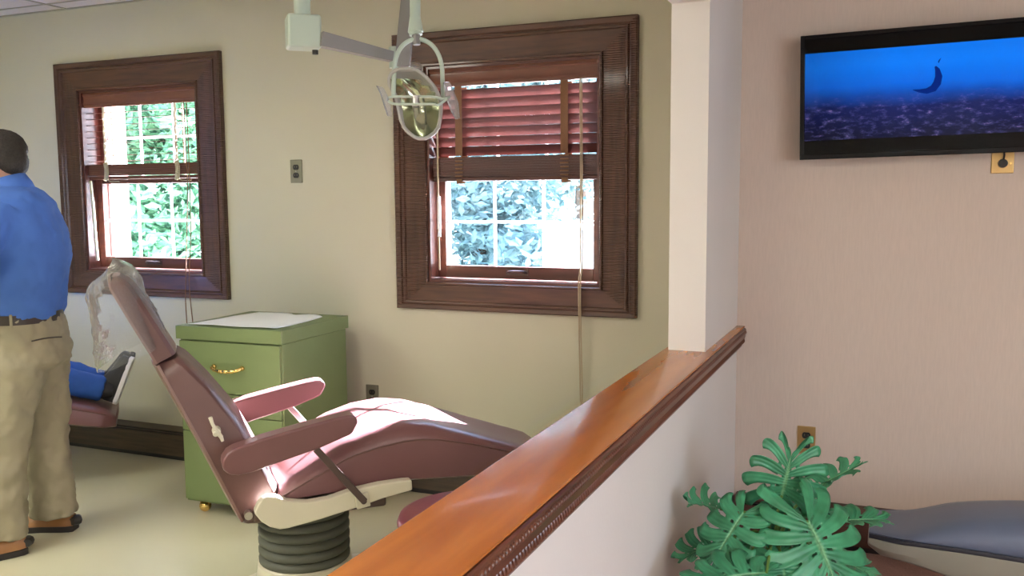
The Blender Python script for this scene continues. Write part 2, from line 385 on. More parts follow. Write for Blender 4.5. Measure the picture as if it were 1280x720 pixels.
def blind(x0, x1, zs_top, zstack1, zstack0, ang, n, tapes, tmat, dark, label, nm_cords):
    root = empty('window_blind', ((x0+x1)/2, D+.03, zstack0), label=label, cat='blind')
    ox, oy, oz = root.location
    def B(bb, name, m, par=root, **k):
        bb.v = [(v[0]-ox, v[1]-oy, v[2]-oz) if par is root else v for v in bb.v]
        return bb.build(name, m, par, **k)
    b = MB(); h = zs_top
    b.prism([(0, 0)], 0, 0) if False else None
    # valance with stepped profile
    pr = [(.0, h), (-.018, h), (-.018, h+.012), (-.023, h+.018), (-.019, h+.030), (-.019, h+.058), (-.024, h+.064), (-.021, h+.078), (-.028, h+.086), (-.028, h+.084+.005), (.0, h+.089)]
    r0 = [V((x0+.002, D+.022+y, z)) for y, z in pr]; r1 = [V((x1-.002, D+.022+y, z)) for y, z in pr]
    b.loft([r0, r1]); B(b, 'valance', M['valance'], angle=20)
    b = MB().bx(x0+.01, x1-.01, D+.022, D+.060, h+.03, h+.075); B(b, 'headrail', M['slat_dark'])
    b = MB(); sp = (zs_top-.012-zstack1)/n; rot = Matrix.Rotation(R(ang), 3, 'X')
    for i in range(n):
        b.box(((x0+x1)/2, D+.036, zstack1+sp*(i+.5)), (x1-x0-.012, .050 if ang else .048, .0028), rot)
    B(b, 'slats', M['slat'] if not dark else M['slat_dark'], smooth=False)
    b = MB(); k = int((zstack1-zstack0-.02)/.0068)
    for i in range(k): b.box(((x0+x1)/2+random.uniform(-.001, .001), D+.036+random.uniform(-.002, .002), zstack0+.024+i*.0068), (x1-x0-.012, .049, .0060))
    B(b, 'slat_stack', M['slat'] if not dark else M['slat_dark'], smooth=False)
    b = MB().bx(x0+.006, x1-.006, D+.011, D+.061, zstack0, zstack0+.017); B(b, 'bottom_rail', M['slat'] if not dark else M['slat_dark'], bevel=.003)
    for tx in tapes:
        b = MB()
        if dark:
            P = [(tx+.002*math.sin(i*2.1), D+.006, zs_top-.002-(zs_top-zstack1)*i/12) for i in range(13)]
            b.tube(P, .009, 8, flat=.5)
            P = []
            for i in range(70):
                a = i*.9; P.append((tx+.008*math.cos(a)+.006*math.sin(i*.05), D+.004+.006*math.sin(a), zstack1+.008-(zstack1-zstack0+.014)*i/69))
            b.tube(P, .0062, 7); b.tube([(tx+.004, D+.004, zstack0-.002), (tx+.03, D+.004, zstack0-.012), (tx+.09, D+.006, zstack0-.013)], .0022, 6)
            b.tube([(tx, D+.064, zs_top), (tx, D+.064, zstack0)], .008, 6, flat=.4)
        else:
            b.bx(tx-.017, tx+.017, D+.007, D+.0085, zstack1, zs_top); b.bx(tx-.017, tx+.017, D+.0625, D+.064, zstack0, zs_top)
            for i in range(6): z = zstack1-.004-i*.017; b.bx(tx-.019+.002*(i % 2), tx+.019, D+.002, D+.010, z-.007, z)
            b.bx(tx-.012, tx+.016, D+.003, D+.02, zstack0-.012, zstack0+.01); b.bx(tx+.01, tx+.03, D+.003, D+.012, zstack0-.010, zstack0-.002)
        B(b, 'ladder_tape', tmat)
    for (pts, r, m, tas) in nm_cords:
        b = MB(); b.tube(smooth_path(pts, 4), r, 7); B(b, 'pull_cord', m)
        if tas:
            (tx, ty, tz, tl) = tas
            b = MB(); b.cyl((tx, ty, tz), (tx, ty, tz-tl), .007, .009, 10)
            for i in range(6): b.tube([(tx+.003*math.cos(i), ty+.003*math.sin(i), tz-tl), (tx+.008*math.cos(i*1.05), ty+.008*math.sin(i*1.05), tz-tl-.035)], .0022, 5)
            B(b, 'cord_tassel', M['paper'])
    return root
blind(W[1][0]+.012, W[1][1]-.012, 1.900, 1.590, 1.508, 4, 9, (-4.000, -3.500), M['cord_cream'], True,
      'lowered wooden blind of open slats with knotted cream cords in left window', 'blind' and [
      ([(-4.118, D+.005, 1.50), (-4.112, D+.008, 1.35), (-4.105, D+.006, 1.2), (-4.100, D+.008, 1.06)], .008, M['cord_cream'], None),
      ([(-3.408, D-.006, 1.90), (-3.41, D-.004, 1.5), (-3.405, D-.02, 1.20), (-3.408, D-.04, 1.0), (-3.405, D-.042, .86), (-3.400, D-.03, .66), (-3.42, D-.02, .60)], .0026, M['cord_brown'], None),
      ([(-3.428, D-.006, 1.90), (-3.425, D-.004, 1.5), (-3.432, D-.02, 1.20), (-3.430, D-.04, 1.0), (-3.438, D-.042, .86), (-3.440, D-.03, .66), (-3.42, D-.02, .60)], .0026, M['cord_brown'], None)])
blind(W[2][0]+.012, W[2][1]-.012, 1.898, 1.585, 1.470, -50, 7, (-1.848, -1.338), M['cord_brown'], False,
      'half lowered reddish wooden blind with closed slats and brown tapes in right window', [
      ([(-1.957, D+.006, 1.90), (-1.955, D+.004, 1.55), (-1.957, D+.006, 1.30), (-1.955, D+.006, 1.06)], .0045, M['cord_thin'], (-1.950, D+.0, 1.40, .15)),
      ([(-1.262, D-.004, 1.90), (-1.260, D-.002, 1.5), (-1.258, D-.012, 1.12), (-1.256, D-.040, 1.03), (-1.254, D-.042, .88), (-1.252, D-.03, .55), (-1.25, D-.02, .42)], .0034, M['cord_thin'], None),
      ([(-1.254, D-.006, 1.90), (-1.252, D-.004, 1.5), (-1.248, D-.014, 1.12), (-1.247, D-.042, 1.03), (-1.246, D-.044, .88), (-1.243, D-.03, .55), (-1.25, D-.02, .42)], .0030, M['cord_thin'], None)])

# ------------------------------------------------------------------ baseboard heaters
def heater(x0, x1, m, label):
    r = empty('baseboard_heater', ((x0+x1)/2, D-.035, 0), label=label, cat='heater')
    h = (x1-x0)/2
    b = MB(); n = [(-.035, .155), (-.035, .160), (.034, .168), (.034, .160)]
    for a in (0,):
        b.loft([[V((-h, y, z)) for y, z in n], [V((h, y, z)) for y, z in n]])
    b.build('top_cover', m, r, bevel=.001)
    MB().bx(-h, h, -.036, -.028, .022, .138).build('front_panel', m, r, bevel=.002)
    MB().bx(-h, h, -.027, .034, 0, .155).build('fin_housing', M['black'], r)
    MB().bx(-h, h, -.033, -.027, .1445, .147).build('louver', M['steel_dark'], r)
    for sx in (-1, 1): MB().box((sx*(h-.015), 0, .084), (.03, .074, .168)).build('end_cap', m, r, bevel=.002)
heater(XL+.02, PX0-.01, M['heater'], 'long low dark wood grain heater along the window wall')
heater(PX1+.01, 2.2, M['heater_r'], 'long low dark brown heater behind monstera plant and slate blue chair')

# ------------------------------------------------------------------ outlets
def outlet(x, z, m, label, big=False, y=D):
    r = empty('wall_outlet', (x, y, z), label=label, cat='outlet')
    MB().bx(-.035, .035, -.006, 0, -.057, .057).build('cover_plate', m, r, bevel=.003)
    for s in (-1, 1):
        b = MB(); n = 20
        pts = [(.0165*math.cos(2*math.pi*k/n), s*.020+max(-.0125, min(.0125, .0165*math.sin(2*math.pi*k/n)))) for k in range(n)]
        b.prism(pts, -.0085, -.005)
        f = b.build('socket_face', M['black'], r)
        b = MB(); b.bx(-.008, -.006, -.009, -.0083, s*.020-.002, s*.020+.006); b.bx(.006, .008, -.009, -.0083, s*.020-.002, s*.020+.006)
        b.build('socket_slot', M['grey_plate'], f)
    MB().cyl((0, -.0085, 0), (0, -.005, 0), .0035, n=10).build('plate_screw', M['steel'], r)
outlet(-2.737, 1.530, M['grey_plate'], 'grey double outlet on wall high between the two windows')
outlet(-2.330, 0.432, M['grey_plate'], 'grey double outlet on wall low beside the green cabinet')
outlet(-0.303, 0.413, M['brass_plate'], 'brass double outlet on wall behind the monstera leaves')
r = empty('wall_outlet', (.352, D, 1.505), label='square brass outlet plate just below the television', cat='outlet')
MB().bx(-.037, .037, -.006, 0, -.036, .06).build('cover_plate', M['brass_plate'], r, bevel=.003)
MB().cyl((0, -.026, 0), (0, -.005, 0), .0155, .0165, 20).build('plug', M['black'], r, bevel=.002)
MB().tube(smooth_path([(0, -.02, .012), (.002, -.03, .03), (-.002, -.022, .06), (0, -.015, .09)]), .0035, 8).build('power_cord', M['black'], r)
MB().cyl((.026, -.009, 0), (.026, -.005, 0), .004, n=10).build('plate_screw', M['brass'], r)

# ------------------------------------------------------------------ television
tv = empty('television', (.075, D-.075, 1.770), label='flat black television on wall showing a blue underwater scene', cat='television')
tv.rotation_euler = (R(0), R(-.9), R(0.4))
TW, TH = .85, .462
b = MB(); b.bx(-TW/2, TW/2, -.012, .03, -TH/2, TH/2); b.build('television_body', M['tv'], tv, bevel=.004)
b = MB(); ring_frame(b, -TW/2, TW/2, -TH/2, TH/2, -.019, -.012, .016); b.bx(-TW/2, TW/2, -.021, -.012, -TH/2-.003, -TH/2+.016)
b.build('bezel', M['tv'], tv, bevel=.002)
MB().bx(-.15, .15, .03, .074, -.1, .1).build('wall_bracket', M['steel_dark'], tv)
SW, SH = TW-.034, TH-.034
st = bpy.data.materials.new('television screen'); st.use_nodes = True; nt = st.node_tree; nt.nodes.remove(nt.nodes['Principled BSDF'])
N = nt.nodes.new; L = nt.links.new
def rgb(n, a):
    while len(n.color_ramp.elements) < len(a): n.color_ramp.elements.new(0.5)
    for e, (p, c) in zip(n.color_ramp.elements, a): e.position = p; e.color = (*c, 1)
tc = N('ShaderNodeTexCoord'); sx = N('ShaderNodeSeparateXYZ'); L(tc.outputs['Object'], sx.inputs[0])
# water gradient by height
mr = N('ShaderNodeMapRange'); mr.inputs[1].default_value = -.15; mr.inputs[2].default_value = .15; L(sx.outputs['Z'], mr.inputs[0])
w1 = N('ShaderNodeTexNoise'); w1.inputs['Scale'].default_value = 5; w1.inputs['Detail'].default_value = 3; L(tc.outputs['Object'], w1.inputs['Vector'])
ad = N('ShaderNodeMath'); ad.operation = 'MULTIPLY_ADD'; L(w1.outputs['Fac'], ad.inputs[0]); ad.inputs[1].default_value = .16; ad.inputs[2].default_value = -.08
ad2 = N('ShaderNodeMath'); ad2.operation = 'ADD'; L(mr.outputs[0], ad2.inputs[0]); L(ad.outputs[0], ad2.inputs[1])
cr = N('ShaderNodeValToRGB'); rgb(cr, [(0, (.002, .003, .03)), (.34, (.003, .010, .10)), (.47, (.002, .06, .38)), (.6, (.0, .14, .78)), (.85, (.0, .20, .98)), (1, (.0, .18, .90))]); L(ad2.outputs[0], cr.inputs[0])
# darker to the left
ml = N('ShaderNodeMapRange'); ml.inputs[1].default_value = -.42; ml.inputs[2].default_value = -.1; ml.inputs[3].default_value = .55; ml.inputs[4].default_value = 1; L(sx.outputs['X'], ml.inputs[0])
mm = N('ShaderNodeMix'); mm.data_type = 'RGBA'; mm.blend_type = 'MULTIPLY'; mm.inputs['Factor'].default_value = 1; L(cr.outputs[0], mm.inputs['A']); L(ml.outputs[0], mm.inputs['B'])
# sea floor speckle
mp = N('ShaderNodeMapping'); mp.inputs['Scale'].default_value = (26, 1, 60); L(tc.outputs['Object'], mp.inputs[0])
n2 = N('ShaderNodeTexNoise'); n2.inputs['Scale'].default_value = 1.0; n2.inputs['Detail'].default_value = 9; n2.inputs['Roughness'].default_value = .7; L(mp.outputs[0], n2.inputs['Vector'])
c2 = N('ShaderNodeValToRGB'); rgb(c2, [(.50, (0, 0, 0)), (.60, (.03, .03, .10)), (.68, (.26, .17, .34)), (.76, (.80, .66, .90))]); L(n2.outputs['Fac'], c2.inputs[0])
fl = N('ShaderNodeMapRange'); fl.inputs[1].default_value = .0; fl.inputs[2].default_value = -.05; fl.inputs[3].default_value = 0; fl.inputs[4].default_value = 1; L(sx.outputs['Z'], fl.inputs[0])
m3 = N('ShaderNodeMix'); m3.data_type = 'RGBA'; m3.blend_type = 'ADD'; L(fl.outputs[0], m3.inputs['Factor']); L(mm.outputs['Result'], m3.inputs['A']); L(c2.outputs[0], m3.inputs['B'])
# letter box bars
ab = N('ShaderNodeMath'); ab.operation = 'ABSOLUTE'; L(sx.outputs['Z'], ab.inputs[0])
gt = N('ShaderNodeMath'); gt.operation = 'LESS_THAN'; L(ab.outputs[0], gt.inputs[0]); gt.inputs[1].default_value = .163
em = N('ShaderNodeEmission'); L(m3.outputs['Result'], em.inputs['Color'])
ms = N('ShaderNodeMath'); ms.operation = 'MULTIPLY'; L(gt.outputs[0], ms.inputs[0]); ms.inputs[1].default_value = 0.5; L(ms.outputs[0], em.inputs['Strength'])
SCREEN_MUL = ms
gl = N('ShaderNodeBsdfGlossy'); gl.inputs['Roughness'].default_value = .06; gl.inputs['Color'].default_value = (.014, .014, .014, 1)
as_ = N('ShaderNodeAddShader'); L(em.outputs[0], as_.inputs[0]); L(gl.outputs[0], as_.inputs[1]); L(as_.outputs[0], nt.nodes['Material Output'].inputs[0])
scr = MB().bx(-SW/2, SW/2, -.0135, -.0125, -SH/2, SH/2).build('screen', st, tv, smooth=False)
b = MB()   # the swimming animal shown on the screen
cxs = [(-.018, -.015), (.004, -.020), (.028, -.022), (.05, -.014), (.062, .004), (.067, .028), (.062, .052), (.055, .064)]
hw = [.001, .006, .010, .013, .0135, .012, .008, .003]
L1 = []; R1 = []
for i, (x, z) in enumerate(cxs):
    a = V(cxs[min(i+1, 7)])-V(cxs[max(i-1, 0)]); nn = V((-a.y, a.x)).normalized()*hw[i]
    L1.append((x+nn.x, z+nn.y)); R1.append((x-nn.x, z-nn.y))
OX = -.014
b.prism([(x+OX, z+.02) for x, z in L1+R1[::-1]], -.01365, -.0136)
b.prism([(.049, .100), (.054, .108), (.060, .113), (.055, .102), (.052, .094)], -.01365, -.0136)
b.build('swimming_animal_image', emit('deep blue screen picture', (.004, .022, .20), 0.5), scr, smooth=False)

# ------------------------------------------------------------------ dental chairs
TH0 = R(44)
def rounded_ring(w, zb, zs, zc, x, pin=.93):
    h = zc-zs; T = [(1.0, -.004/max(h, .01)), (.985, .15), (.95, .55), (.88, .90), (.78, 1.02), (.60, .98), (.30, .86)]
    P = [(-w*.90, zb), (-w, zb+.012)]+[(-w*a, zs+h*q) for a, q in T]+[(0, zs+h*.80)]+[(w*a, zs+h*q) for a, q in T[::-1]]+[(w, zb+.012), (w*.90, zb)]
    return [V((x, y, z)) for y, z in P]
def make_chair(loc, rz, label):
    t = empty('dental_chair', loc, rz, label=label, cat='chair')
    # base
    b = MB(); n = 36; pr = []
    for k in range(n):
        a = 2*math.pi*k/n; pr.append((.09+.36*math.copysign(abs(math.cos(a))**.8, math.cos(a)), .27*math.copysign(abs(math.sin(a))**.8, math.sin(a))))
    b.loft([[V((x, y, 0)) for x, y in pr], [V((x, y, .018)) for x, y in pr], [V((.09+(x-.09)*.95, y*.95, .032)) for x, y in pr]])
    b.build('base_plate', M['cream'], t)
    MB().lathe([(.165, .03), (.165, .10), (.160, .145), (.155, .15)]).build('base_column', M['cream'], t)
    p = []; z = .148
    for i in range(7): p += [(.150, z), (.156, z+.006), (.1565, z+.018), (.150, z+.026), (.143, z+.030)]; z += .034
    MB().lathe(p+[(.14, z+.01)]).build('bellows', M['bellows'], t, angle=60)
    MB().bx(-.19, .24, -.24, .24, .375, .435).build('seat_frame', M['steel_dark'], t, bevel=.01)
    rail = [(-.190, .434), (-.178, .458), (-.162, .472), (-.145, .478), (-.124, .474), (-.088, .456), (-.027, .443), (.036, .446), (.114, .464), (.205, .474), (.285, .476), (.312, .474), (.314, .439), (.217, .424), (.112, .401), (.009, .381), (-.091, .366), (-.115, .366), (-.145, .378), (-.170, .398), (-.188, .424)]
    for s in (-1, 1):
        b = MB(); b.prism(rail, s*.300, s*.262); b.build('side_rail', M['cream'], t, bevel=.006, seg=3)
        br = MB().box((.146, s*.303, .428), (.045, .012, .048), Matrix.Rotation(R(-8), 3, 'Y')).build('rail_bracket', M['cream'], t, bevel=.003)
        MB().cyl((.148, s*.315, .428), (.148, s*.308, .428), .010, n=14).build('bracket_screw', M['steel_dark'], br)
    # seat
    seam = [(-.12, .448), (-.03, .492), (.044, .525), (.112, .560), (.214, .582), (.314, .596), (.407, .590), (.531, .561), (.65, .523), (.8, .473), (.95, .425)]
    ctr = [(-.12, .475), (-.03, .525), (.044, .565), (.112, .603), (.214, .635), (.314, .645), (.407, .632), (.531, .592), (.65, .548), (.8, .495), (.95, .445)]
    bot = [(-.12, .432), (.1, .440), (.32, .452), (.484, .442), (.65, .43), (.8, .39), (.95, .36)]
    wid = [(-.12, .255), (.5, .255), (.75, .235), (.95, .20)]
    rings = []
    N_ = 44
    for i in range(N_+1):
        x = -.12+1.06*i/N_; e = min(1, i/2.5+.35, (N_-i)/3.0+.3)
        rings.append(rounded_ring(lerp(wid, x)*(.9+.1*e), lerp(bot, x)+(1-e)*.01, lerp(seam, x)-(1-e)*.01, lerp(ctr, x)-(1-e)*.03, x))
    b = MB(); b.loft(rings); b.build('seat_cushion', M['vinyl'], t, angle=60)
    b = MB()
    for s in (-1, 1):
        b.tube([(x, s*(lerp(wid, x)+.0005), lerp(seam, x)) for x in [-.1+.04*i for i in range(26)]], .003, 6)
    b.build('seat_piping', M['vinyl_side'], t)
    # backrest: flat rear shell, straight sides, padded front
    rear = [(0, V((-.200, .338))), (.08, V((-.226, .395))), (.5, V((-.330, .635))), (1, V((-.449, .886)))]
    frnt = [(0, V((-.135, .372))), (.05, V((-.118, .415))), (.10, V((-.106, .455))), (.28, V((-.150, .555))), (.55, V((-.215, .685))), (.8, V((-.305, .812))), (.93, V((-.368, .885))), (1, V((-.395, .905)))]
    hwd = [(0, .225), (.1, .235), (.5, .215), (.8, .175), (1, .145)]
    def lv(tab, x):
        for (a, p), (c, q) in zip(tab, tab[1:]):
            if x <= c: return p+(q-p)*((x-a)/(c-a))
        return tab[-1][1]
    rings = []
    for i in range(31):
        u = i/30; r = lv(rear, u); f = lv(frnt, u); w = lerp(hwd, u); d = (f-r).normalized(); e = min(1, .55+i/4, .75+(30-i)/6)
        P = [(-w*e, r, 0), (-w*.6*e, r, -.010), (0, r, -.014), (w*.6*e, r, -.010), (w*e, r, 0), (w, f, -.012), (w*.95, f, -.002), (w*.75, f, .008), (w*.3, f, .004), (-w*.3, f, .004), (-w*.75, f, .008), (-w*.95, f, -.002), (-w, f, -.012)]
        rings.append([V(((p+d*o).x, y, (p+d*o).y)) for y, p, o in P])
    b = MB(); b.loft(rings); bk = b.build('backrest', M['vinyl_side'], t, bevel=.003, angle=32)
    # rear panel laid over the back face
    rr = []
    for i in range(31):
        u = i/30; r = lv(rear, u); f = lv(frnt, u); w = lerp(hwd, u); d = (f-r).normalized(); e = min(1, .50+i/4)
        rr.append([V(((r+d*o).x, y*e, (r+d*o).y)) for y, o in [(-w*1.02, .004), (-w*1.02, -.004), (-w*.98, -.006), (-w*.5, -.018), (0, -.022), (w*.5, -.018), (w*.98, -.006), (w*1.02, -.004), (w*1.02, .004), (0, -.006)]])
    b = MB(); b.loft(rr); b.build('back_shell', M['vinyl_back'], bk, angle=40)
    # headrest
    rear = [(0, V((-.452, .890))), (1, V((-.590, 1.160)))]; frnt = [(0, V((-.396, .918))), (1, V((-.530, 1.165)))]
    rings = []
    for i in range(17):
        u = i/16; r = lv(rear, u); f = lv(frnt, u); d = (f-r).normalized(); w = .140*(1-.18*max(0, u-.5)*2); q = 1
        if u > .8:
            k = (u-.8)/.2; q = math.sqrt(max(0.02, 1-k*k*.95)); mp_ = (r+f)/2; r = mp_+(r-mp_)*q; f = mp_+(f-mp_)*q; w *= (.75+.25*q)
        P = [(-w, r, 0), (-w*.5, r, -.006), (w*.5, r, -.006), (w, r, 0), (w, f, -.012), (w*.9, f, 0), (w*.4, f, .004), (-w*.4, f, .004), (-w*.9, f, 0), (-w, f, -.012)]
        rings.append([V(((p+d*o).x, y, (p+d*o).y)) for y, p, o in P])
    b = MB(); b.loft(rings); hr = b.build('headrest', M['vinyl_side'], t, bevel=.004, angle=32)
    rr = []
    for i in range(17):
        u = i/16; r = lv(rear, u); f = lv(frnt, u); d = (f-r).normalized(); w = .140*(1-.18*max(0, u-.5)*2)*(1 if u < .85 else 1-(u-.85)*1.5)
        if u > .9: r = r+(f-r)*.25*(u-.9)*10
        rr.append([V(((r+d*o).x, y, (r+d*o).y)) for y, o in [(-w*1.015, .003), (-w*1.015, -.004), (0, -.012), (w*1.015, -.004), (w*1.015, .003), (0, -.003)]])
    b = MB(); b.loft(rr); b.build('headrest_shell', M['vinyl_back'], hr, angle=40)
    # arms
    armt = [(-.283, .600), (-.280, .618), (-.266, .638), (-.245, .649), (-.157, .672), (-.036, .696), (.060, .713), (.100, .718), (.120, .716), (.131, .704), (.131, .690), (.112, .657), (.011, .622), (-.112, .591), (-.190, .570), (-.235, .564), (-.262, .570), (-.277, .584)]
    for s in (-1, 1):
        b = MB(); b.prism(armt, s*.265, s*.335); b.build('armrest', M['vinyl'], t, bevel=.014, seg=4, angle=30)
        b = MB(); d = V((.150, -.19)); L_ = d.length
        rot = Matrix.Rotation(math.atan2(.19, .150), 3, 'Y')
        b.box((.075, s*.318, .523), (L_, .010, .022), rot); b.build('armrest_strut', M['steel_dark'] if s < 0 else M['steel'], t, bevel=.002)
    # recline lever
    b = MB(); b.cyl((-.288, -.205, .680), (-.288, -.236, .680), .014, .012, 16); b.tube([(-.289, -.232, .684), (-.300, -.238, .708), (-.306, -.240, .730)], [.007, .0055, .0065], 8)
    b.tube([(-.286, -.230, .678), (-.276, -.234, .664), (-.272, -.234, .650)], [.008, .007, .005], 8)
    b.cyl((-.292, -.236, .676), (-.292, -.246, .676), .009, .007, 12)
    b.build('recline_lever', M['cream'], t)
    for s in (-1, 1): MB().cyl((-.205, s*.215, .410), (-.205, s*.262, .410), .013, n=16).build('pivot_bolt', M['steel'], t)
    return t
ch1 = make_chair((-1.87, 2.55, 0), TH0, 'empty mauve brown dental chair with plastic covered headrest beside green cabinet')
def onz(px, py, z):
    r_ = fw+rt*((px-640)/F)-up*((py-360)/F); return CAM+r_*((z-CH)/r_.z)
LOW = .075
C2 = onz(147, 517, .365)-Matrix.Rotation(R(44), 3, 'Z') @ V((.95, -.2, 0)); C2.z = 0
ch2 = make_chair(tuple(C2), R(44), 'brown dental chair at left with person lying on it behind standing man')

for c_ in ch2.children:
    if c_.name.startswith('bellows'): c_.data.transform(Matrix.Translation((0, 0, .148)) @ Matrix.Diagonal((1, 1, .69, 1)) @ Matrix.Translation((0, 0, -.148)))
    elif not c_.name.startswith('base_'):
        c_.data.transform(Matrix.Translation((0, 0, -LOW)))
        for g_ in c_.children: g_.data.transform(Matrix.Translation((0, 0, -LOW)))

# clear plastic cover over the headrest of the near chair
def bag():
    rings = []; n = 40; Rz = Matrix.Rotation(TH0, 3, 'Z'); base = V((-1.87, 2.55, 0))
    a0 = V((-.585, 0, 1.185)); ax = V((.10, 0, -.26))
    for i in range(26):
        u = i/25; c = a0+ax*u
        swell = math.sin(min(1, u*4.5+.12)*math.pi/2)
        ring = []
        for k in range(n):
            a = 2*math.pi*k/n; ca, sa = math.cos(a), math.sin(a)
            # local x = forward, back side droops away from the rest
            rx = (.052 if ca > 0 else .070+.075*u)*swell; ry = (.150+.01*u)*swell
            drop = (.05*u if ca < 0 else 0)*(-ca)
            p = V((c.x+ca*rx+.012*(1 if ca > 0 else 0), sa*ry, c.z+(.035*ca if ca > 0 else .02*ca)-drop))
            q = V((p.x*9, p.y*9, p.z*9)); nz = noise.noise(q*1.6)*.010+noise.noise(q*4.2)*.006+noise.noise(q*9)*.0025
            ring.append(Rz @ (p+V((ca, sa, .3))*nz)+base)
        rings.append(ring)
    b = MB()
    n_ = n; vs = [v for r in rings for v in r]; fs = []
    for i in range(len(rings)-1):
        for k in range(n_):
            l = (k+1) % n_; fs.append((i*n_+k, i*n_+l, (i+1)*n_+l, (i+1)*n_+k))
    fs.append(tuple(range(n_))[::-1]); b.add(vs, fs)
    o = b.build('headrest_cover', M['plastic_bag'], None, angle=14)
    tag(o, 'crinkled clear plastic bag pulled over headrest of empty mauve dental chair', 'plastic cover')
bag()

# ------------------------------------------------------------------ green cabinet
cab = empty('storage_cabinet', (-2.615, 3.325, 0), R(1.5), label='green metal drawer cabinet on brass casters under wall between windows', cat='cabinet')
CW, CD = .53, .50
MB().bx(-CW/2, CW/2, -CD/2, CD/2, .062, .79).build('cabinet_body', M['green'], cab, bevel=.003)
MB().bx(-CW/2-.010, CW/2+.010, -CD/2-.018, CD/2+.010, .792, .850).build('lid', M['green'], cab, bevel=.003)
zz = [(.565, .785), (.470, .560), (.388, .465), (.075, .383)]
for i, (a, c) in enumerate(zz):
    d = MB().bx(-CW/2+.004, CW/2-.004, -CD/2-.014, -CD/2, a, c).build('drawer', M['green'], cab, bevel=.002)
    b = MB(); zc = .672 if i == 0 else (a+c)/2; y = -CD/2-.014
    P = smooth_path([(-.075, y, zc+.010), (-.070, y-.022, zc+.006), (-.045, y-.030, zc-.002), (0, y-.034, zc-.005), (.045, y-.030, zc-.002), (.070, y-.022, zc+.006), (.075, y, zc+.010)], 5)
    b.tube(P, [.006+.003*abs(math.sin(i_*.9)) for i_ in range(len(P))], 10)
    for sx in (-1, 1): b.ball((sx*.073, y-.006, zc+.009), .011, 12, 8)
    b.ball((-.012, y-.034, zc-.005), (.008, .009, .009), 10, 8); b.ball((.012, y-.034, zc-.005), (.008, .009, .009), 10, 8)
    if i in (0, 3): b.build('handle', M['brass'], d)
for sx in (-1, 1):
    for sy in (-1, 1):
        c = empty('caster', (0, 0, 0)); c.parent = cab; bpy.data.objects.remove(c)
        b = MB(); x, y = sx*(CW/2-.055), sy*(CD/2-.05)
        b.ball((x, y, .0265), .0265, 18, 12); b.cyl((x, y, .045), (x, y, .064), .016, .016, 14); b.bx(x-.024, x+.024, y-.006, y+.006, .024, .05)
        b.build('caster', M['brass'], cab)
# sheet of paper on lid
b = MB(); P = [(-.235, -.235), (.215, -.245), (.215, .16), (.12, .235), (.04, .19), (-.19, .235)]
nx = 16; vs = []; fs = []
pp = dict(x0=-2.615, y0=3.325)
g = []
for j in range(nx+1):
    v = j/nx; l = -.225+.03*v; rr_ = .225-.03*v*v
    for i in range(nx+1):
        u = i/nx; x = l+(rr_-l)*u; ytop = .215-.05*math.exp(-((u-.62)/.10)**2)*1.0-.05*max(0, (u-.85))/.15
        y = -.245+(ytop+.245)*v; z = .851+.004*(noise.noise(V((x*6, y*6, 0)))+.5)+(.003 if j == 0 else 0)
        g.append(V((x, y, z)))
for j in range(nx):
    for i in range(nx): fs.append((j*(nx+1)+i, j*(nx+1)+i+1, (j+1)*(nx+1)+i+1, (j+1)*(nx+1)+i))
b.add([Matrix.Rotation(R(1.5), 3, 'Z') @ q+V((-2.615, 3.325, 0)) for q in g], fs)
o = b.build('paper_liner', M['paper'], None, fix=False); o.modifiers.new('t', 'SOLIDIFY').thickness = .0015; o.modifiers['t'].offset = 1
tag(o, 'pale white paper sheet lying on top of green cabinet', 'paper')

# ------------------------------------------------------------------ overhead dental light
dl = empty('dental_light', (-1.835, 2.585, CZ), label='pale grey ceiling mounted dental light with clear handles above chair', cat='lamp')
O = V(dl.location)
def DB(b, name, m, par=None, **k):
    b.v = [tuple(V(v)-O) for v in b.v]
    return b.build(name, m, par or dl, **k)
post = dep(378, 18, 3.02)
DB(MB().cyl((post.x, post.y, post.z-.02), (post.x, post.y, CZ), .027, n=24), 'ceiling_post', M['lamp_mint'])
DB(MB().lathe([(.085, CZ-.035), (.09, CZ-.03), (.09, CZ)], (post.x, post.y, 0)), 'ceiling_flange', M['lamp_mint'])
bc = dep(379, 41, 3.02); az = R(42)
rot = Matrix.Rotation(az, 3, 'Z')
DB(MB().box(bc, (.110, .100, .108), rot), 'pivot_box', M['lamp_mint'], bevel=.010, seg=3)
kc = bc+rot @ V((.035, -.02, -.058)); DB(MB().cyl(kc, kc+V((0, 0, -.014)), .010, n=12), 'box_knob', M['black'])
ja = dep(400, 49, 3.0); jb = dep(490, 71, 3.12)
b = MB(); dv = (jb-ja).normalized(); sd = dv.cross(V((0, 0, 1))).normalized(); uv = sd.cross(dv)
def rect(p, w, h): return [p+sd*w+uv*h, p-sd*w+uv*h, p-sd*w-uv*h, p+sd*w-uv*h]
b.loft([rect(ja, .024, .024), rect(jb, .018, .017)]); DB(b, 'swing_arm', M['lamp_grey'], bevel=.003)
j2 = dep(493, 72, 3.14)
DB(MB().cyl(j2-V((0, 0, .036)), j2+V((0, 0, .036)), .019, n=20), 'arm_joint', M['lamp_mint'], bevel=.002)
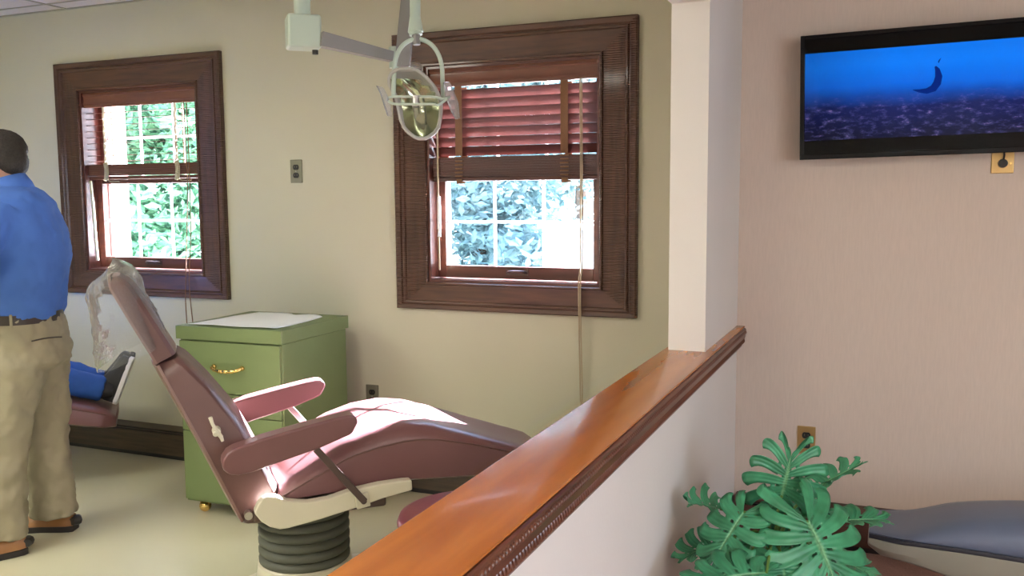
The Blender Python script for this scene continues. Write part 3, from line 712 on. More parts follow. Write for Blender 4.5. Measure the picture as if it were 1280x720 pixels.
# balance arm going up behind the pipe, elbow above, pipe coming down to the yoke
pa = dep(503, 84, 3.14); pb = dep(512, -12, 3.10); pb2 = pb+(pb-pa)*.35
b = MB(); e1 = rt.copy(); e2 = fw.copy()
def rect2(p, w, d): return [p+e1*w+e2*d, p-e1*w+e2*d, p-e1*w-e2*d, p+e1*w-e2*d]
b.loft([rect2(pa, .026, .014), rect2((pa+pb)/2, .026, .02), rect2(pb2, .024, .02)]); DB(b, 'balance_arm', M['lamp_grey'], bevel=.004)
MBc = MB(); q0 = dep(497, 86, 3.125); 
DB(MB().tube([j2+V((0, 0, 0)), pa+V((0, 0, .01))], .017, 14), 'arm_link', M['lamp_grey'])
ptop = dep(519, -40, 3.0); pcol = dep(519, 22, 3.0)
DB(MB().tube([ptop+V((0, 0, .02)), pcol], .0175, 20), 'drop_pipe', M['lamp_mint'])
el = MB(); el.tube([pb2, (pb2+ptop)/2+V((0, 0, .05)), ptop], .026, 14); DB(el, 'elbow', M['lamp_mint'])
DB(MB().tube([dep(519, 21, 3), dep(519.5, 40, 3), dep(519.6, 41, 3), dep(520, 44, 3)], [.018, .0255, .022, .022], 24), 'collar', M['lamp_mint'])
DB(MB().tube([dep(520, 44, 3), dep(521, 56, 3)], [.014, .012], 16), 'yoke_pivot', M['lamp_grey'])
hc = dep(523, 128, 3.0)
YR = []
for i in range(25):
    a = math.pi*i/24; x = -math.cos(a)*.080; z = math.sin(a)**.8*.105
    zz_ = z+.10 if True else z
    YR.append((x, z))
b = MB(); ax1 = rt*math.cos(R(12))-fw*math.sin(R(12)); ax1 = (rt*.97+fw*.22).normalized()
pts = [hc+ax1*(-.082)+up*.015]+[hc+ax1*x+up*(.085+z*1.18) for x, z in YR]+[hc+ax1*.082+up*.015]
b.tube(pts, .0075, 12); DB(b, 'yoke', M['lamp_mint'])
OUT = [(86, 500, 515), (88, 494, 521), (92, 489, 527), (98, 486, 534), (106, 487, 541), (114, 491, 546), (122, 495, 549), (130, 497, 551), (140, 499, 551), (150, 501, 550), (159, 505, 548), (166, 511, 543), (171, 518, 536), (173, 523, 531)]
rim = []; n = 16; grid = []
for j, (y, xl, xr) in enumerate(OUT):
    v = (y-86)/87*2-1; row = []
    for i in range(n+1):
        u = i/n*2-1; x = (xl+xr)/2+u*(xr-xl)/2
        dz = .075*(1-abs(u)**2.2)*(1-abs(v)**2.6)
        # upper lip leans forward
        z = 3.0+dz-.03*max(0, -v)**2+.02*max(0, v)
        row.append(dep(x, y, z))
    grid.append(row)
vs = [p for r_ in grid for p in r_]; fs = []
for j in range(len(grid)-1):
    for i in range(n): fs.append((j*(n+1)+i, j*(n+1)+i+1, (j+1)*(n+1)+i+1, (j+1)*(n+1)+i))
b = MB(); b.add(vs, fs); b.v = [tuple(V(v)-O) for v in b.v]
rf = b.build('reflector', M['mirror'], dl, fix=False, angle=70)
vs2 = [V(p)+fw*.010 for p in vs]; b = MB(); b.add(vs2, fs); b.v = [tuple(V(v)-O) for v in b.v]
hs = b.build('reflector_shell', M['lamp_head'], dl, fix=False, angle=70); hs.modifiers.new('t', 'SOLIDIFY').thickness = .004
loop = [r_[0] for r_ in grid]+grid[-1][1:-1]+[r_[-1] for r_ in grid[::-1]]+grid[0][1:-1][::-1]
b = MB(); b.tube(loop, .0065, 8, closed=True); DB(b, 'reflector_rim', M['lamp_head'])
b = MB(); b.tube(smooth_path([dep(484, 124, 2.97), dep(492, 121, 2.96), dep(540, 121, 2.96), dep(553, 124, 2.97), dep(562, 121, 2.98)]), .0042, 8)
b.tube(smooth_path([dep(484, 124, 2.97), dep(494, 130, 2.95), dep(538, 130, 2.95), dep(548, 131, 2.95), dep(562, 121, 2.98)]), .0042, 8)
DB(b, 'crossbar', M['lamp_mint'])
b = MB(); b.cyl(dep(520, 122, 2.965), dep(520, 134, 2.965), .012, n=16); b.cyl(dep(520, 120, 2.965), dep(520, 122, 2.965), .016, n=16); DB(b, 'bulb_shield', M['steel'])
def fin(P, name):
    b = MB(); ring = [dep(x, y, z) for x, y, z in P]; th = fw*.004+rt*.003
    b.loft([[p-th for p in ring], [p+th for p in ring]]); DB(b, name, M['acrylic'], bevel=.001)
fin([(471, 107, 2.92), (478, 109, 2.93), (484, 120, 2.95), (488, 134, 2.97), (489, 146, 2.98), (485, 145, 2.98), (480, 130, 2.96), (476, 117, 2.94)], 'handle')
fin([(555, 103, 3.0), (561, 102, 3.0), (566, 112, 2.98), (572, 128, 2.96), (574, 147, 2.94), (570, 149, 2.94), (564, 138, 2.95), (558, 122, 2.98)], 'handle')

# ------------------------------------------------------------------ stool
sx_, sy_ = -1.075, 2.235
stl = empty('stool', (sx_, sy_, 0), label='round maroon padded stool partly hidden behind the wooden half wall cap', cat='stool')
MB().lathe([(.17, .455), (.190, .460), (.203, .478), (.205, .498), (.198, .515), (.178, .524), (.10, .527), (0, .528)]).build('seat', M['maroon'], stl, angle=60)
MB().lathe([(.12, .44), (.12, .455), (.05, .456)]).build('seat_plate', M['steel'], stl)
MB().cyl((0, 0, .08), (0, 0, .445), .022).build('post', M['steel'], stl)
for k in range(5):
    a = 2*math.pi*k/5+.3; d = V((math.cos(a), math.sin(a), 0))
    lg = MB().tube([V((0, 0, .10))+d*.02, V((0, 0, .085))+d*.14, V((0, 0, .062))+d*.25], [.02, .017, .013], 10).build('leg', M['steel'], stl)
    c = d*.25; b = MB(); b.cyl(c+V((0, 0, .03))-d.cross(V((0, 0, 1)))*.012, c+V((0, 0, .03))+d.cross(V((0, 0, 1)))*.012, .03, n=18); b.build('caster', M['black'], lg)

# ------------------------------------------------------------------ slate blue chair at right
rc = empty('dental_chair', (.85, 3.2, 0), 0, label='slate blue dental chair with grey beige shell below the television', cat='chair')
def RCB(b, name, m, **k):
    b.v = [(v[0]-.85, v[1]-3.2, v[2]) for v in b.v]; return b.build(name, m, rc, **k)
TOP = [(-.045, .336), (.015, .342), (.05, .350), (.097, .362), (.14, .378), (.184, .395), (.226, .406), (.3, .418), (.372, .427), (.7, .44), (.9, .42), (1.25, .46)]
WD = [(-.045, .135), (.38, .165), (.7, .22), (1.3, .23)]
SEAM = [(-.045, .333), (.1, .333), (.25, .331), (.38, .326), (.5, .31), (.7, .30), (.9, .32), (1.25, .36)]
b = MB(); rings = []
for i in range(41):
    x = -.045+1.295*i/40; w = lerp(WD, x)*min(1, .80+i/14, .75+(40-i)/6); zc = max(lerp(TOP, x), lerp(SEAM, x)+.018); zs = lerp(SEAM, x); h = zc-zs; e = min(1, .6+i/10)
    P = [(-w*.96, zs), (-w, zs+.008), (-w*.99, zs+h*.35*e), (-w*.93, zs+h*.62*e), (-w*.80, zs+h*.84*e), (-w*.5, zs+h*.97*e), (0, zs+h*e), (w*.5, zs+h*.97*e), (w*.80, zs+h*.84*e), (w*.93, zs+h*.62*e), (w*.99, zs+h*.35*e), (w, zs+.008), (w*.96, zs)]
    rings.append([V((x, 2.955+lerp(WD, x)+y, z)) for y, z in P])
b.loft(rings); RCB(b, 'seat_cushion', M['slate'], angle=60)
b = MB(); rings = []
for i in range(41):
    x = -.045+1.295*i/40; w = lerp(WD, x)*1.01*min(1, .80+i/14, .75+(40-i)/6); zs = lerp(SEAM, x)
    rings.append([V((x, 2.955+lerp(WD, x)+y, z)) for y, z in [(-w, zs-.010), (-w-.002, zs-.004), (-w, zs+.003), (w, zs+.003), (w+.002, zs), (w, zs-.010)]])
b.loft(rings); RCB(b, 'cushion_piping', M['slate_dark'], angle=50)
SB = [(-.045, .272), (.05, .262), (.148, .240), (.3, .20), (.5, .16), (.8, .15), (1.1, .25)]
b = MB(); rings = []
for i in range(31):
    x = -.048+1.15*i/30; w = lerp(WD, x)*1.015*min(1, .82+i/10, .75+(30-i)/6); zt = lerp(SEAM, x)-.010; zb = lerp(SB, x)
    if i == 0: zb += .02
    rings.append([V((x, 2.955+lerp(WD, x)+y, z)) for y, z in [(-w, zt), (-w*1.01, (zt+zb)/2), (-w*.93, zb+.01), (-w*.8, zb), (w*.8, zb), (w*.93, zb+.01), (w*1.01, (zt+zb)/2), (w, zt)]])
b.loft(rings); RCB(b, 'chair_shell', M['shell'], angle=50, bevel=.003)
b = MB(); b.lathe([(.30, 0), (.30, .02), (.27, .035), (.12, .05), (.11, .17)], (.85, 3.2, 0)); RCB(b, 'base', M['shell'])
b = MB(); rings = []
for i in range(13):
    u = i/12; c = V((1.22+.42*u, 3.19, .42+.52*u)); w = .23*(1-.35*u); nn = V((-.78, 0, .63))
    rings.append([c+nn*o+V((0, y, 0)) for y, o in [(-w, -.04), (-w, .03), (-w*.8, .05), (w*.8, .05), (w, .03), (w, -.04)]])
b.loft(rings); RCB(b, 'backrest', M['slate'], bevel=.01)

# ------------------------------------------------------------------ monstera
leafm = bpy.data.materials.new('monstera leaf'); leafm.use_nodes = True; nt = leafm.node_tree; bs = nt.nodes['Principled BSDF']
bs.inputs['Roughness'].default_value = .42
uvn = nt.nodes.new('ShaderNodeUVMap'); sp_ = nt.nodes.new('ShaderNodeSeparateXYZ'); nt.links.new(uvn.outputs[0], sp_.inputs[0])
oi = nt.nodes.new('ShaderNodeTexCoord'); nz = nt.nodes.new('ShaderNodeTexNoise'); nz.inputs['Scale'].default_value = 14; nt.links.new(oi.outputs['Object'], nz.inputs['Vector'])
cr = nt.nodes.new('ShaderNodeValToRGB'); cr.color_ramp.elements[0].position = .3; cr.color_ramp.elements[0].color = (.025, .16, .065, 1); cr.color_ramp.elements[1].position = .72; cr.color_ramp.elements[1].color = (.07, .36, .17, 1)
nt.links.new(nz.outputs['Fac'], cr.inputs[0])
c3 = nt.nodes.new('ShaderNodeValToRGB'); c3.color_ramp.elements[0].position = .02; c3.color_ramp.elements[0].color = (1, 1, 1, 1); c3.color_ramp.elements[1].position = .07; c3.color_ramp.elements[1].color = (0, 0, 0, 1)
nt.links.new(sp_.outputs['Y'], c3.inputs[0])
mx = nt.nodes.new('ShaderNodeMix'); mx.data_type = 'RGBA'; nt.links.new(c3.outputs[0], mx.inputs['Factor']); nt.links.new(cr.outputs[0], mx.inputs['A']); mx.inputs['B'].default_value = (.17, .42, .20, 1)
nt.links.new(mx.outputs['Result'], bs.inputs['Base Color'])
wv = nt.nodes.new('ShaderNodeMath'); wv.operation = 'MULTIPLY'; wv.inputs[1].default_value = 120; nt.links.new(sp_.outputs['X'], wv.inputs[0])
wc = nt.nodes.new('ShaderNodeMath'); wc.operation = 'COSINE'; nt.links.new(wv.outputs[0], wc.inputs[0])
bp = nt.nodes.new('ShaderNodeBump'); bp.inputs['Strength'].default_value = .3; bp.inputs['Distance'].default_value = .002; nt.links.new(wc.outputs[0], bp.inputs['Height']); nt.links.new(bp.outputs[0], bs.inputs['Normal'])

def leaf(base, tip, face, wid, nl=7, droop=.25, cup=.0, slit=.42, seed=0, fold=0.0, gapf=.20):
    """monstera leaf: base/tip world points, face = direction the upper side looks at"""
    rnd = random.Random(seed); base = V(base); tip = V(tip); ax = (tip-base); Ln = ax.length; ax.normalize()
    nr = (V(face)-ax*V(face).dot(ax)).normalized(); sd = ax.cross(nr).normalized()
    vs = []; fs = []; uvs = []
    NC = nl*9; NR = 9
    for s in (-1, 1):
        o = len(vs); jit = [rnd.uniform(-.06, .06) for _ in range(nl+1)]; wav = [rnd.uniform(-1, 1) for _ in range(nl+1)]
        for c in range(NC+1):
            q = c/NC; lobe = min(nl-1, int(q*nl)); ph = q*nl-lobe
            t0 = max(0, (q-.10))/.90*.86+.02 if q > .1 else .02+q*.0
            ang = R(158-150*q**.85)                        # from pointing backwards to forwards
            rlen = wid*.5*(1.0-.20*abs(q-.45)*2+(.10 if q < .12 else 0))*(1+jit[lobe]) if q < .9 else wid*.5*(.80-.45*(q-.9)*10*.2)
            # lobes narrow at their root
            inner = slit*(1+.15*math.sin(lobe*2.3))
            for r_ in range(NR+1):
                v = r_/NR
                cphase = (ph-.5)
                qq = q
                if v > inner and q > .02:
                    k = (v-inner)/(1-inner); gap = gapf*math.sin(min(1, k*1.15)*math.pi*.62)*(1 if lobe > 0 else .7)
                    qq = (lobe+.5+cphase*(1-gap))/nl
                    curve = .25*k*k/nl*2.0; qq = qq-curve*(.6)
                tq = max(0, (qq-.10))/.90*.86+.02
                a2 = R(158-150*max(0, qq)**.85)
                rl = rlen*(1-.13*(abs(cphase)*2)**2.5*(v**3))
                d = ax*math.cos(a2)+sd*s*math.sin(a2)
                p = ax*Ln*tq*1.0+d*rl*v*(1 if q < .93 else .8)
                if q > .93: p = ax*Ln*tq+d*(Ln*.16+rlen*.25)*v
                al = p.dot(ax)/Ln; w_ = p.dot(sd)/(wid*.5)
                z = -droop*Ln*al*al*.5-cup*abs(w_)*wid*.25-droop*w_*w_*wid*.22+wav[lobe]*.012*v*v+fold*s*w_*w_*.04+.006*math.sin(q*40)*v*v*.6
                fl = fold
                P_ = p+nr*z
                if fl:
                    lat = p.dot(sd); P_ = p-sd*lat+sd*lat*math.cos(fl)+nr*(abs(lat)*math.sin(fl)+z)
                vs.append(base+P_); uvs.append((q, v))
        for c in range(NC):
            q = (c+.5)/NC; ph = q*nl-int(q*nl)
            lobe = int(q*nl)
            edge = (c % 9 == 8)
            for r_ in range(NR):
                v = (r_+.5)/NR; inner = slit*(1+.15*math.sin(lobe*2.3))
                if edge and v > inner and c < NC-3: continue
                if c % 9 in (8, 0) and .14 < v < .24 and 1 <= lobe < nl-1: continue   # small holes by the midrib
                a = o+c*(NR+1)+r_; f = (a, a+1, a+NR+2, a+NR+1)
                fs.append(f if s > 0 else f[::-1])
    me = bpy.data.meshes.new('leaf'); me.from_pydata([tuple(v) for v in vs], [], fs)
    ul = me.uv_layers.new(name='UVMap')
    for l in me.loops: ul.data[l.index].uv = uvs[l.vertex_index]
    return me
PLX, PLY = -.275, 2.60
pl = empty('potted_monstera', (PLX, PLY, 0), label='green artificial monstera plant with split leaves in corner by half wall', cat='plant')
PO = V((PLX, PLY, 0))
def PBuild(b, name, m, **k):
    b.v = [tuple(V(v)-PO) for v in b.v]; return b.build(name, m, pl, **k)
MB().lathe([(.095, 0), (.10, .01), (.125, .20), (.14, .21), (.14, .235), (.128, .236), (.12, .215), (.0, .212)]).build('pot', M['pot'], pl)
MB().lathe([(.0, .214), (.119, .216), (.10, .228), (.0, .232)]).build('moss', M['soil'], pl)
toc = -fw
crown = dep(968, 668, 2.62); foot = V((PLX, PLY, .22))
PBuild(MB().tube(smooth_path([foot, foot+V((.005, 0, .08)), crown-V((0, 0, .03)), crown]), [.014]*18+[.009], 10), 'stem', M['stem'])
PBuild(MB().tube(smooth_path([foot+V((.02, .01, 0)), foot+V((.03, .01, .08)), dep(962, 690, 2.6), dep(960, 655, 2.62)]), .008, 10), 'stem', M['stem'])
tc_ = lambda a, b_, c: (-fw*a+up*b_+rt*c)
leaves = [  # base px, tip px (with depths), face, width, lobes, droop, seed, fold
    ((977, 620, 2.66), (991, 566, 2.62), tc_(1, .35, 0), .25, 6, .15, 3, 0, .26),
    ((1010, 652, 2.52), (1056, 738, 2.42), tc_(1, .75, .2), .33, 8, .35, 4, 0, .42),
    ((930, 640, 2.55), (888, 702, 2.45), tc_(1, .6, -.35), .18, 6, .3, 5, 0, .42),
    ((900, 636, 2.66), (862, 624, 2.62), tc_(.25, 1, -.1), .12, 5, .25, 6, .5, .4),
    ((1022, 610, 2.72), (1076, 577, 2.72), tc_(.55, .8, -.5), .15, 5, .1, 7, .55, .3),
    ((1040, 652, 2.66), (1108, 645, 2.62), tc_(.3, 1, .0), .16, 5, .15, 8, .3, .4),
    ((958, 716, 2.40), (858, 722, 2.32), tc_(.7, 1, -.1), .19, 7, .3, 9, 0, .42),
    ((905, 676, 2.62), (848, 692, 2.58), tc_(.35, 1, -.3), .14, 6, .3, 10, .3, .35),
    ((985, 640, 2.76), (1020, 612, 2.80), tc_(.8, .6, .3), .17, 5, .2, 11, 0, .45),
    ((985, 656, 2.74), (962, 618, 2.80), tc_(1, .3, 0), .13, 5, .2, 12, 0, .5),
    ((1030, 690, 2.62), (1098, 716, 2.52), tc_(.5, 1, .3), .18, 6, .3, 13, .1, .42),
    ((930, 700, 2.58), (880, 735, 2.5), tc_(.8, .8, -.3), .16, 6, .3, 14, 0, .42),
    ((975, 690, 2.50), (990, 760, 2.38), tc_(.9, .8, 0), .17, 6, .3, 15, 0, .42),
    ((990, 690, 2.76), (1010, 660, 2.95), tc_(.2, 1, 0), .20, 6, .3, 16, 0, .42),
    ((940, 690, 2.74), (925, 660, 2.92), tc_(.2, 1, 0), .18, 6, .3, 17, 0, .42)]
for i, (bp_, tp, face, wd, nl, dr, sd_, fo, sl) in enumerate(leaves):
    me = leaf(dep(*bp_), dep(*tp), face, wd, nl, dr, slit=sl, seed=sd_, fold=fo, gapf=.34 if i in (0, 3, 4) else .20)
    me.transform(Matrix.Translation(-PO))
    o = link('leaf', me, leafm, pl, True, 180); o.modifiers.new('t', 'SOLIDIFY').thickness = .0012
    B0 = dep(*bp_)
    mid_ = (crown+B0)/2+V((0, 0, .015))
    b = MB(); b.tube(smooth_path([crown-V((0, 0, .05)), crown+(B0-crown)*.3+V((0, 0, .01)), mid_, B0], 4), [.006]*3+[.0042]*10, 8); PBuild(b, 'leaf_stalk', M['stem'])

# ------------------------------------------------------------------ people
def remesh(o, vox, smooth=6, disp=None):
    r = o.modifiers.new('r', 'REMESH'); r.mode = 'VOXEL'; r.voxel_size = vox; r.use_smooth_shade = True
    s = o.modifiers.new('s', 'SMOOTH'); s.iterations = smooth; s.factor = .5
    if disp:
        sc, st_, kind = disp
        t = bpy.data.textures.new('folds', 'CLOUDS'); t.noise_scale = sc; t.noise_depth = 2
        d = o.modifiers.new('d', 'DISPLACE'); d.texture = t; d.strength = st_; d.mid_level = .5; d.texture_coords = 'LOCAL'
    return o
def ell(c, rx, ry, n=24, tilt=0, pw=1.0):
    c = V(c); out = []
    for k in range(n):
        a = 2*math.pi*k/n; x = rx*math.copysign(abs(math.cos(a))**pw, math.cos(a)); y = ry*math.copysign(abs(math.sin(a))**pw, math.sin(a))
        out.append(c+V((x, y, x*math.tan(tilt))))
    return out
def head(b, c, pitch_, s=1.0):
    """cranium, jaw, nose, ears, brow around c, facing +x"""
    Rm = Matrix.Rotation(pitch_, 3, 'Y'); c = V(c)
    T = lambda p: c+Rm @ (V(p)*s)
    b.ball(T((-.012, 0, .030)), (.094*s, .075*s, .090*s), 24, 16, Rm)
    b.ball(T((.022, 0, -.030)), (.066*s, .060*s, .080*s), 20, 14, Rm)
    b.ball(T((.048, 0, -.082)), (.030*s, .034*s, .024*s), 14, 10, Rm)      # chin
    b.tube([T((.080, 0, .012)), T((.094, 0, -.010)), T((.104, 0, -.030)), T((.088, 0, -.038))], [.008*s, .010*s, .014*s, .010*s], 10)
    b.tube([T((.076, -.045, .028)), T((.088, 0, .024)), T((.076, .045, .028))], .011*s, 10)   # brow
    b.tube([T((.076, -.022, -.060)), T((.086, 0, -.058)), T((.076, .022, -.060))], .0075*s, 8)  # lips
    for q in (-1, 1):
        b.ball(T((-.002, q*.078, -.008)), (.018*s, .008*s, .031*s), 12, 10, Rm)
        b.ball(T((.055, q*.045, -.022)), (.026*s, .02*s, .022*s), 12, 10, Rm)   # cheeks
        b.ball(T((.072, q*.031, .008)), (.011*s, .013*s, .010*s), 12, 10, Rm)   # eyelids
def hand(b, w, d, palm_n, s=1.0, side=1):
    """w wrist, d pointing direction, palm_n palm normal"""
    d = V(d).normalized(); n = (V(palm_n)-d*V(palm_n).dot(d)).normalized(); q = d.cross(n)*side; w = V(w)
    b.loft([[w+d*t+q*(math.cos(k*math.pi/6)*wd)+n*(math.sin(k*math.pi/6)*.013) for k in range(12)] for t, wd in ((0, .026), (.03, .034), (.06, .041), (.09, .040))])
    for i, (o, ln) in enumerate(((-.030, .070), (-.010, .080), (.011, .074), (.030, .058))):
        p = w+d*.085+q*o; b.tube([p-d*.02, p+d*ln*.38+n*.006, p+d*ln*.7+n*.022, p+d*ln*.88+n*.042], [.010, .009, .0082, .007], 8)
    p = w+d*.028-q*.03; b.tube([p, p-q*.024+d*.026+n*.008, p-q*.030+d*.052+n*.018], [.013, .011, .0085], 8)

# standing man
man = empty('person', (-3.225, 2.575, 0), R(214), label='man standing at left in blue shirt and khaki trousers seen from behind', cat='person')
b = MB(); HC = (.062, 0, 1.592)
head(b, HC, R(10))
b.tube([(.01, 0, 1.44), (.022, 0, 1.50), (.04, 0, 1.56)], [.068, .060, .056], 16)
b.loft([ell((.0, 0, .90), .12, .16), ell((0, 0, 1.2), .12, .17), ell((-.01, 0, 1.36), .10, .15), ell((.0, 0, 1.45), .06, .08)])
for s in (-1, 1):
    sh = V((.0, s*.165, 1.375)); elb = V((.088, s*.283, 1.138)); wr = V((.33, s*.175, 1.10))
    b.tube([sh, (sh+elb)/2, elb, (elb+wr)/2, wr], [.045, .042, .038, .034, .027], 12)
    hand(b, wr, (.9, -s*.25, -.1), (0, -s*.5, -1), side=s)
    b.tube([(-.03, s*.09, .86), (.055 if s > 0 else -.03, s*.106, .48), (.06 if s > 0 else -.05, s*.112, .06)], [.07, .05, .035], 12)
sk = b.build('person_body', M['skin'], man); remesh(sk, .0065, 4)
b = MB()    # hair
b.ball((.044, 0, 1.632), (.103, .083, .089), 28, 18, Matrix.Rotation(R(12), 3, 'Y')); b.ball((.002, 0, 1.588), (.062, .070, .066), 20, 14)
hair = b.build('hair', M['hair'], man); remesh(hair, .008, 4, (.012, .006, 0))
b = MB()    # ears outside the hair
for s in (-1, 1):
    b.ball((.054, s*.088, 1.577), (.019, .010, .032), 14, 10, Matrix.Rotation(R(12), 3, 'Y'))
b.build('ear', M['skin'], man, angle=180)
b = MB(); Rm = Matrix.Rotation(R(10), 3, 'Y')
b.ball(V(HC)+Rm @ V((.056, 0, -.052)), (.058, .064, .052), 20, 14)
for s in (-1, 1):
    P = [V(HC)+Rm @ V(p) for p in ((.05, s*.062, -.040), (.02, s*.076, -.040), (-.006, s*.084, -.036), (-.018, s*.085, -.01))]; b.tube(P, .004, 6)
    P = [V(HC)+Rm @ V(p) for p in ((.06, s*.060, -.02), (.03, s*.074, .010), (.0, s*.083, .026))]; b.tube(P, .003, 6)
b.build('face_mask', M['mask'], man)
b = MB()
for s in (-1, 1): b.ball(V(HC)+Rm @ V((.083, s*.031, .008)), .006, 10, 8)
b.build('eye', M['black'], man)
# shirt
b = MB()
T_ = [(.950, -.005, .132, .174), (.98, -.008, .142, .182), (1.02, -.012, .148, .186), (1.10, -.018, .153, .190), (1.20, -.028, .160, .200), (1.30, -.026, .156, .210), (1.38, -.012, .138, .205), (1.43, -.020, .122, .178), (1.468, -.012, .095, .128), (1.49, -.002, .072, .084)]
b.loft([ell((cx, 0, z), rx, ry, 30, 0, .85) for z, cx, rx, ry in T_])
for s in (-1, 1):
    sh = V((.0, s*.170, 1.390)); m1 = V((.025, s*.240, 1.30)); elb = V((.085, s*.285, 1.135)); fa = V((.22, s*.225, 1.10)); wr = V((.315, s*.178, 1.10))
    b.tube(smooth_path([sh, m1, elb, fa, wr], 4), [.080, .076, .071, .067, .064, .062, .060, .059, .060, .060, .058, .055, .052, .048, .045, .042, .040], 16)
shirt = b.build('shirt', M['shirt'], man); remesh(shirt, .010, 5, (.07, .022, 0))
b = MB(); rr_ = []
for z, cx, rx, ry, tl in ((1.468, -.008, .076, .086, .0), (1.50, .004, .070, .072, .15), (1.526, .024, .065, .067, .3)): rr_.append(ell((cx, 0, z-.0), rx, ry, 28, -tl))
b.loft(rr_, caps=False); co = b.build('collar', M['shirt'], shirt, angle=180, fix=False); co.modifiers.new('t', 'SOLIDIFY').thickness = .005
b = MB(); b.bx(-.001, .001, 0, .001, 0, .001)
# trousers
b = MB()
b.loft([ell((-.005, 0, .985), .134, .176, 28), ell((-.012, 0, .92), .145, .184, 28), ell((-.018, 0, .85), .152, .190, 28), ell((-.028, 0, .78), .146, .186, 28), ell((-.005, 0, .74), .10, .15, 28)])
LL = smooth_path([(-.020, .092, .86), (.02, .098, .70), (.055, .108, .48), (.07, .115, .28), (.075, .122, .075)], 4)
b.tube(LL, [.075, .100, .114, .116, .112, .106, .100, .096, .094, .091, .089, .088, .088, .087, .088, .090, .094], 20)
LL = smooth_path([(-.030, -.092, .86), (-.028, -.10, .70), (-.030, -.105, .48), (-.035, -.105, .28), (-.045, -.105, .075)], 4)
b.tube(LL, [.075, .100, .114, .116, .112, .106, .100, .096, .094, .091, .089, .088, .088, .087, .088, .090, .094], 20)
tr = b.build('trousers', M['khaki'], man); remesh(tr, .010, 4, (.06, .032, 0))
b = MB(); b.loft([ell((-.006, 0, .944), .139, .178, 40), ell((-.006, 0, .944), .144, .185, 40), ell((-.006, 0, .982), .142, .183, 40), ell((-.006, 0, .982), .136, .177, 40)])
b.build('belt', M['belt'], man)
b = MB()
for a in (95, 150, 215, 265): p = V((.145*math.cos(R(a))-.006, .187*math.sin(R(a)), .962)); b.box(p, (.006, .010, .052), Matrix.Rotation(R(a), 3, 'Z'))
b.build('belt_loop', M['khaki'], tr, bevel=.002)
b = MB(); P = []
for i in range(9): a = R(112+i*5); P.append((.164*math.cos(a)-.024, .198*math.sin(a), .880+.006*math.sin(i*.4)))
b.tube(P, .0032, 6); b.build('pocket_seam', M['belt'], tr)
b = MB(); b.tube(smooth_path([(.10, .150, .915), (.085, .178, .89), (.06, .196, .85), (.04, .199, .80)], 5), .003, 6); b.build('pocket_seam', M['belt'], tr)
def shoe(par, heel, ang, ms, mso, mats2=None, flip=False):
    Rz = Matrix.Rotation(ang, 3, 'Z'); h = V(heel); T = lambda p: h+Rz @ V(p)
    b = MB()
    S = [(-.005, .024, .020, .055), (.02, .034, .020, .062), (.07, .036, .020, .068), (.12, .038, .020, .060), (.18, .048, .018, .046), (.23, .046, .016, .036), (.268, .028, .014, .026)]
    b.loft([[T((x, w*math.cos(k*math.pi/8), z0+(hh*(max(0, math.sin(k*math.pi/8))**.8) if k <= 8 else 0))) for k in range(16)] for x, w, z0, hh in S])
    u = b.build('shoe', ms, par, angle=60, bevel=0)
    b = MB(); S = [(-.010, .026), (.005, .036), (.04, .040), (.12, .042), (.18, .051), (.235, .048), (.270, .030), (.280, .012)]
    top = [T((x, w, .026)) for x, w in S]+[T((x, -w, .026)) for x, w in S[::-1]]; bot_ = [V((p.x, p.y, 0)) if par is man else p-Rz @ V((0, 0, .026)) for p in top]
    b.loft([bot_, top]); b.build('sole', mso, u, bevel=.003)
    # heel counter
    b = MB(); b.tube([T((-.006, -.026, .045)), T((-.014, 0, .045)), T((-.006, .026, .045))], [.016, .024, .016], 10); b.build('heel_counter', M['sole'], u)
    return u
shoe(man, (.005, .122, 0), R(26), M['shoe'], M['sole'])
shoe(man, (-.120, -.105, 0), R(-12), M['shoe'], M['sole'])

man.scale = (1, 1, .975)
# reclining patient in the far chair (local frame of that chair)
pt = empty('person', (C2.x, C2.y, -LOW), R(44), label='person lying on the brown chair in bright blue trousers and black sneakers', cat='person')
b = MB()
# head faces up along the backrest
hm = MB(); head(hm, (0, 0, 0), 0)
Rh = Matrix.Rotation(R(-58), 3, 'Y')
b.add([Rh @ V(v)+V((-.44, 0, 1.135)) for v in hm.v], hm.f)
spine = [(-.40, 0, 1.05), (-.36, 0, .99), (-.30, 0, .90), (-.22, 0, .78), (-.13, 0, .66), (.0, 0, .63)]
b.tube(spine, [.052, .055, .12, .125, .12, .12], 18)
for s in (-1, 1):
    b.tube([(-.31, s*.12, .93), (-.29, s*.17, .90), (-.20, s*.21, .78), (-.02, s*.22, .775)], [.055, .052, .040, .028], 12)
    hand(b, (-.03, s*.22, .775), (1, -s*.1, 0), (0, 0, -1), side=s)
    b.tube([(.0, s*.09, .65), (.34, s*.11, .735), (.62, s*.10, .62), (.90, s*.075, .52)], [.075, .055, .045, .035], 12)
pb_ = b.build('person_body', M['skin'], pt); remesh(pb_, .009, 5)
b = MB()
for s in (-1, 1): b.tube([(.86, s*.078, .545), (.90, s*.078, .54), (.93, s*.078, .535)], [.046, .050, .040], 14)
b.build('sock', M['sneaker'], pt)
b = MB(); b.tube([tuple(V(p)) for p in spine[1:]], [.058, .145, .142, .135, .138], 20)
for s in (-1, 1): b.tube([(-.315, s*.11, .93), (-.29, s*.175, .895), (-.23, s*.205, .82)], [.072, .066, .056], 12)
sh2 = b.build('shirt', M['shirt2'], pt); remesh(sh2, .012, 6, (.05, .012, 0))
b = MB(); b.tube([(-.12, 0, .665), (0, 0, .665), (.06, 0, .67)], [.13, .148, .13], 20)
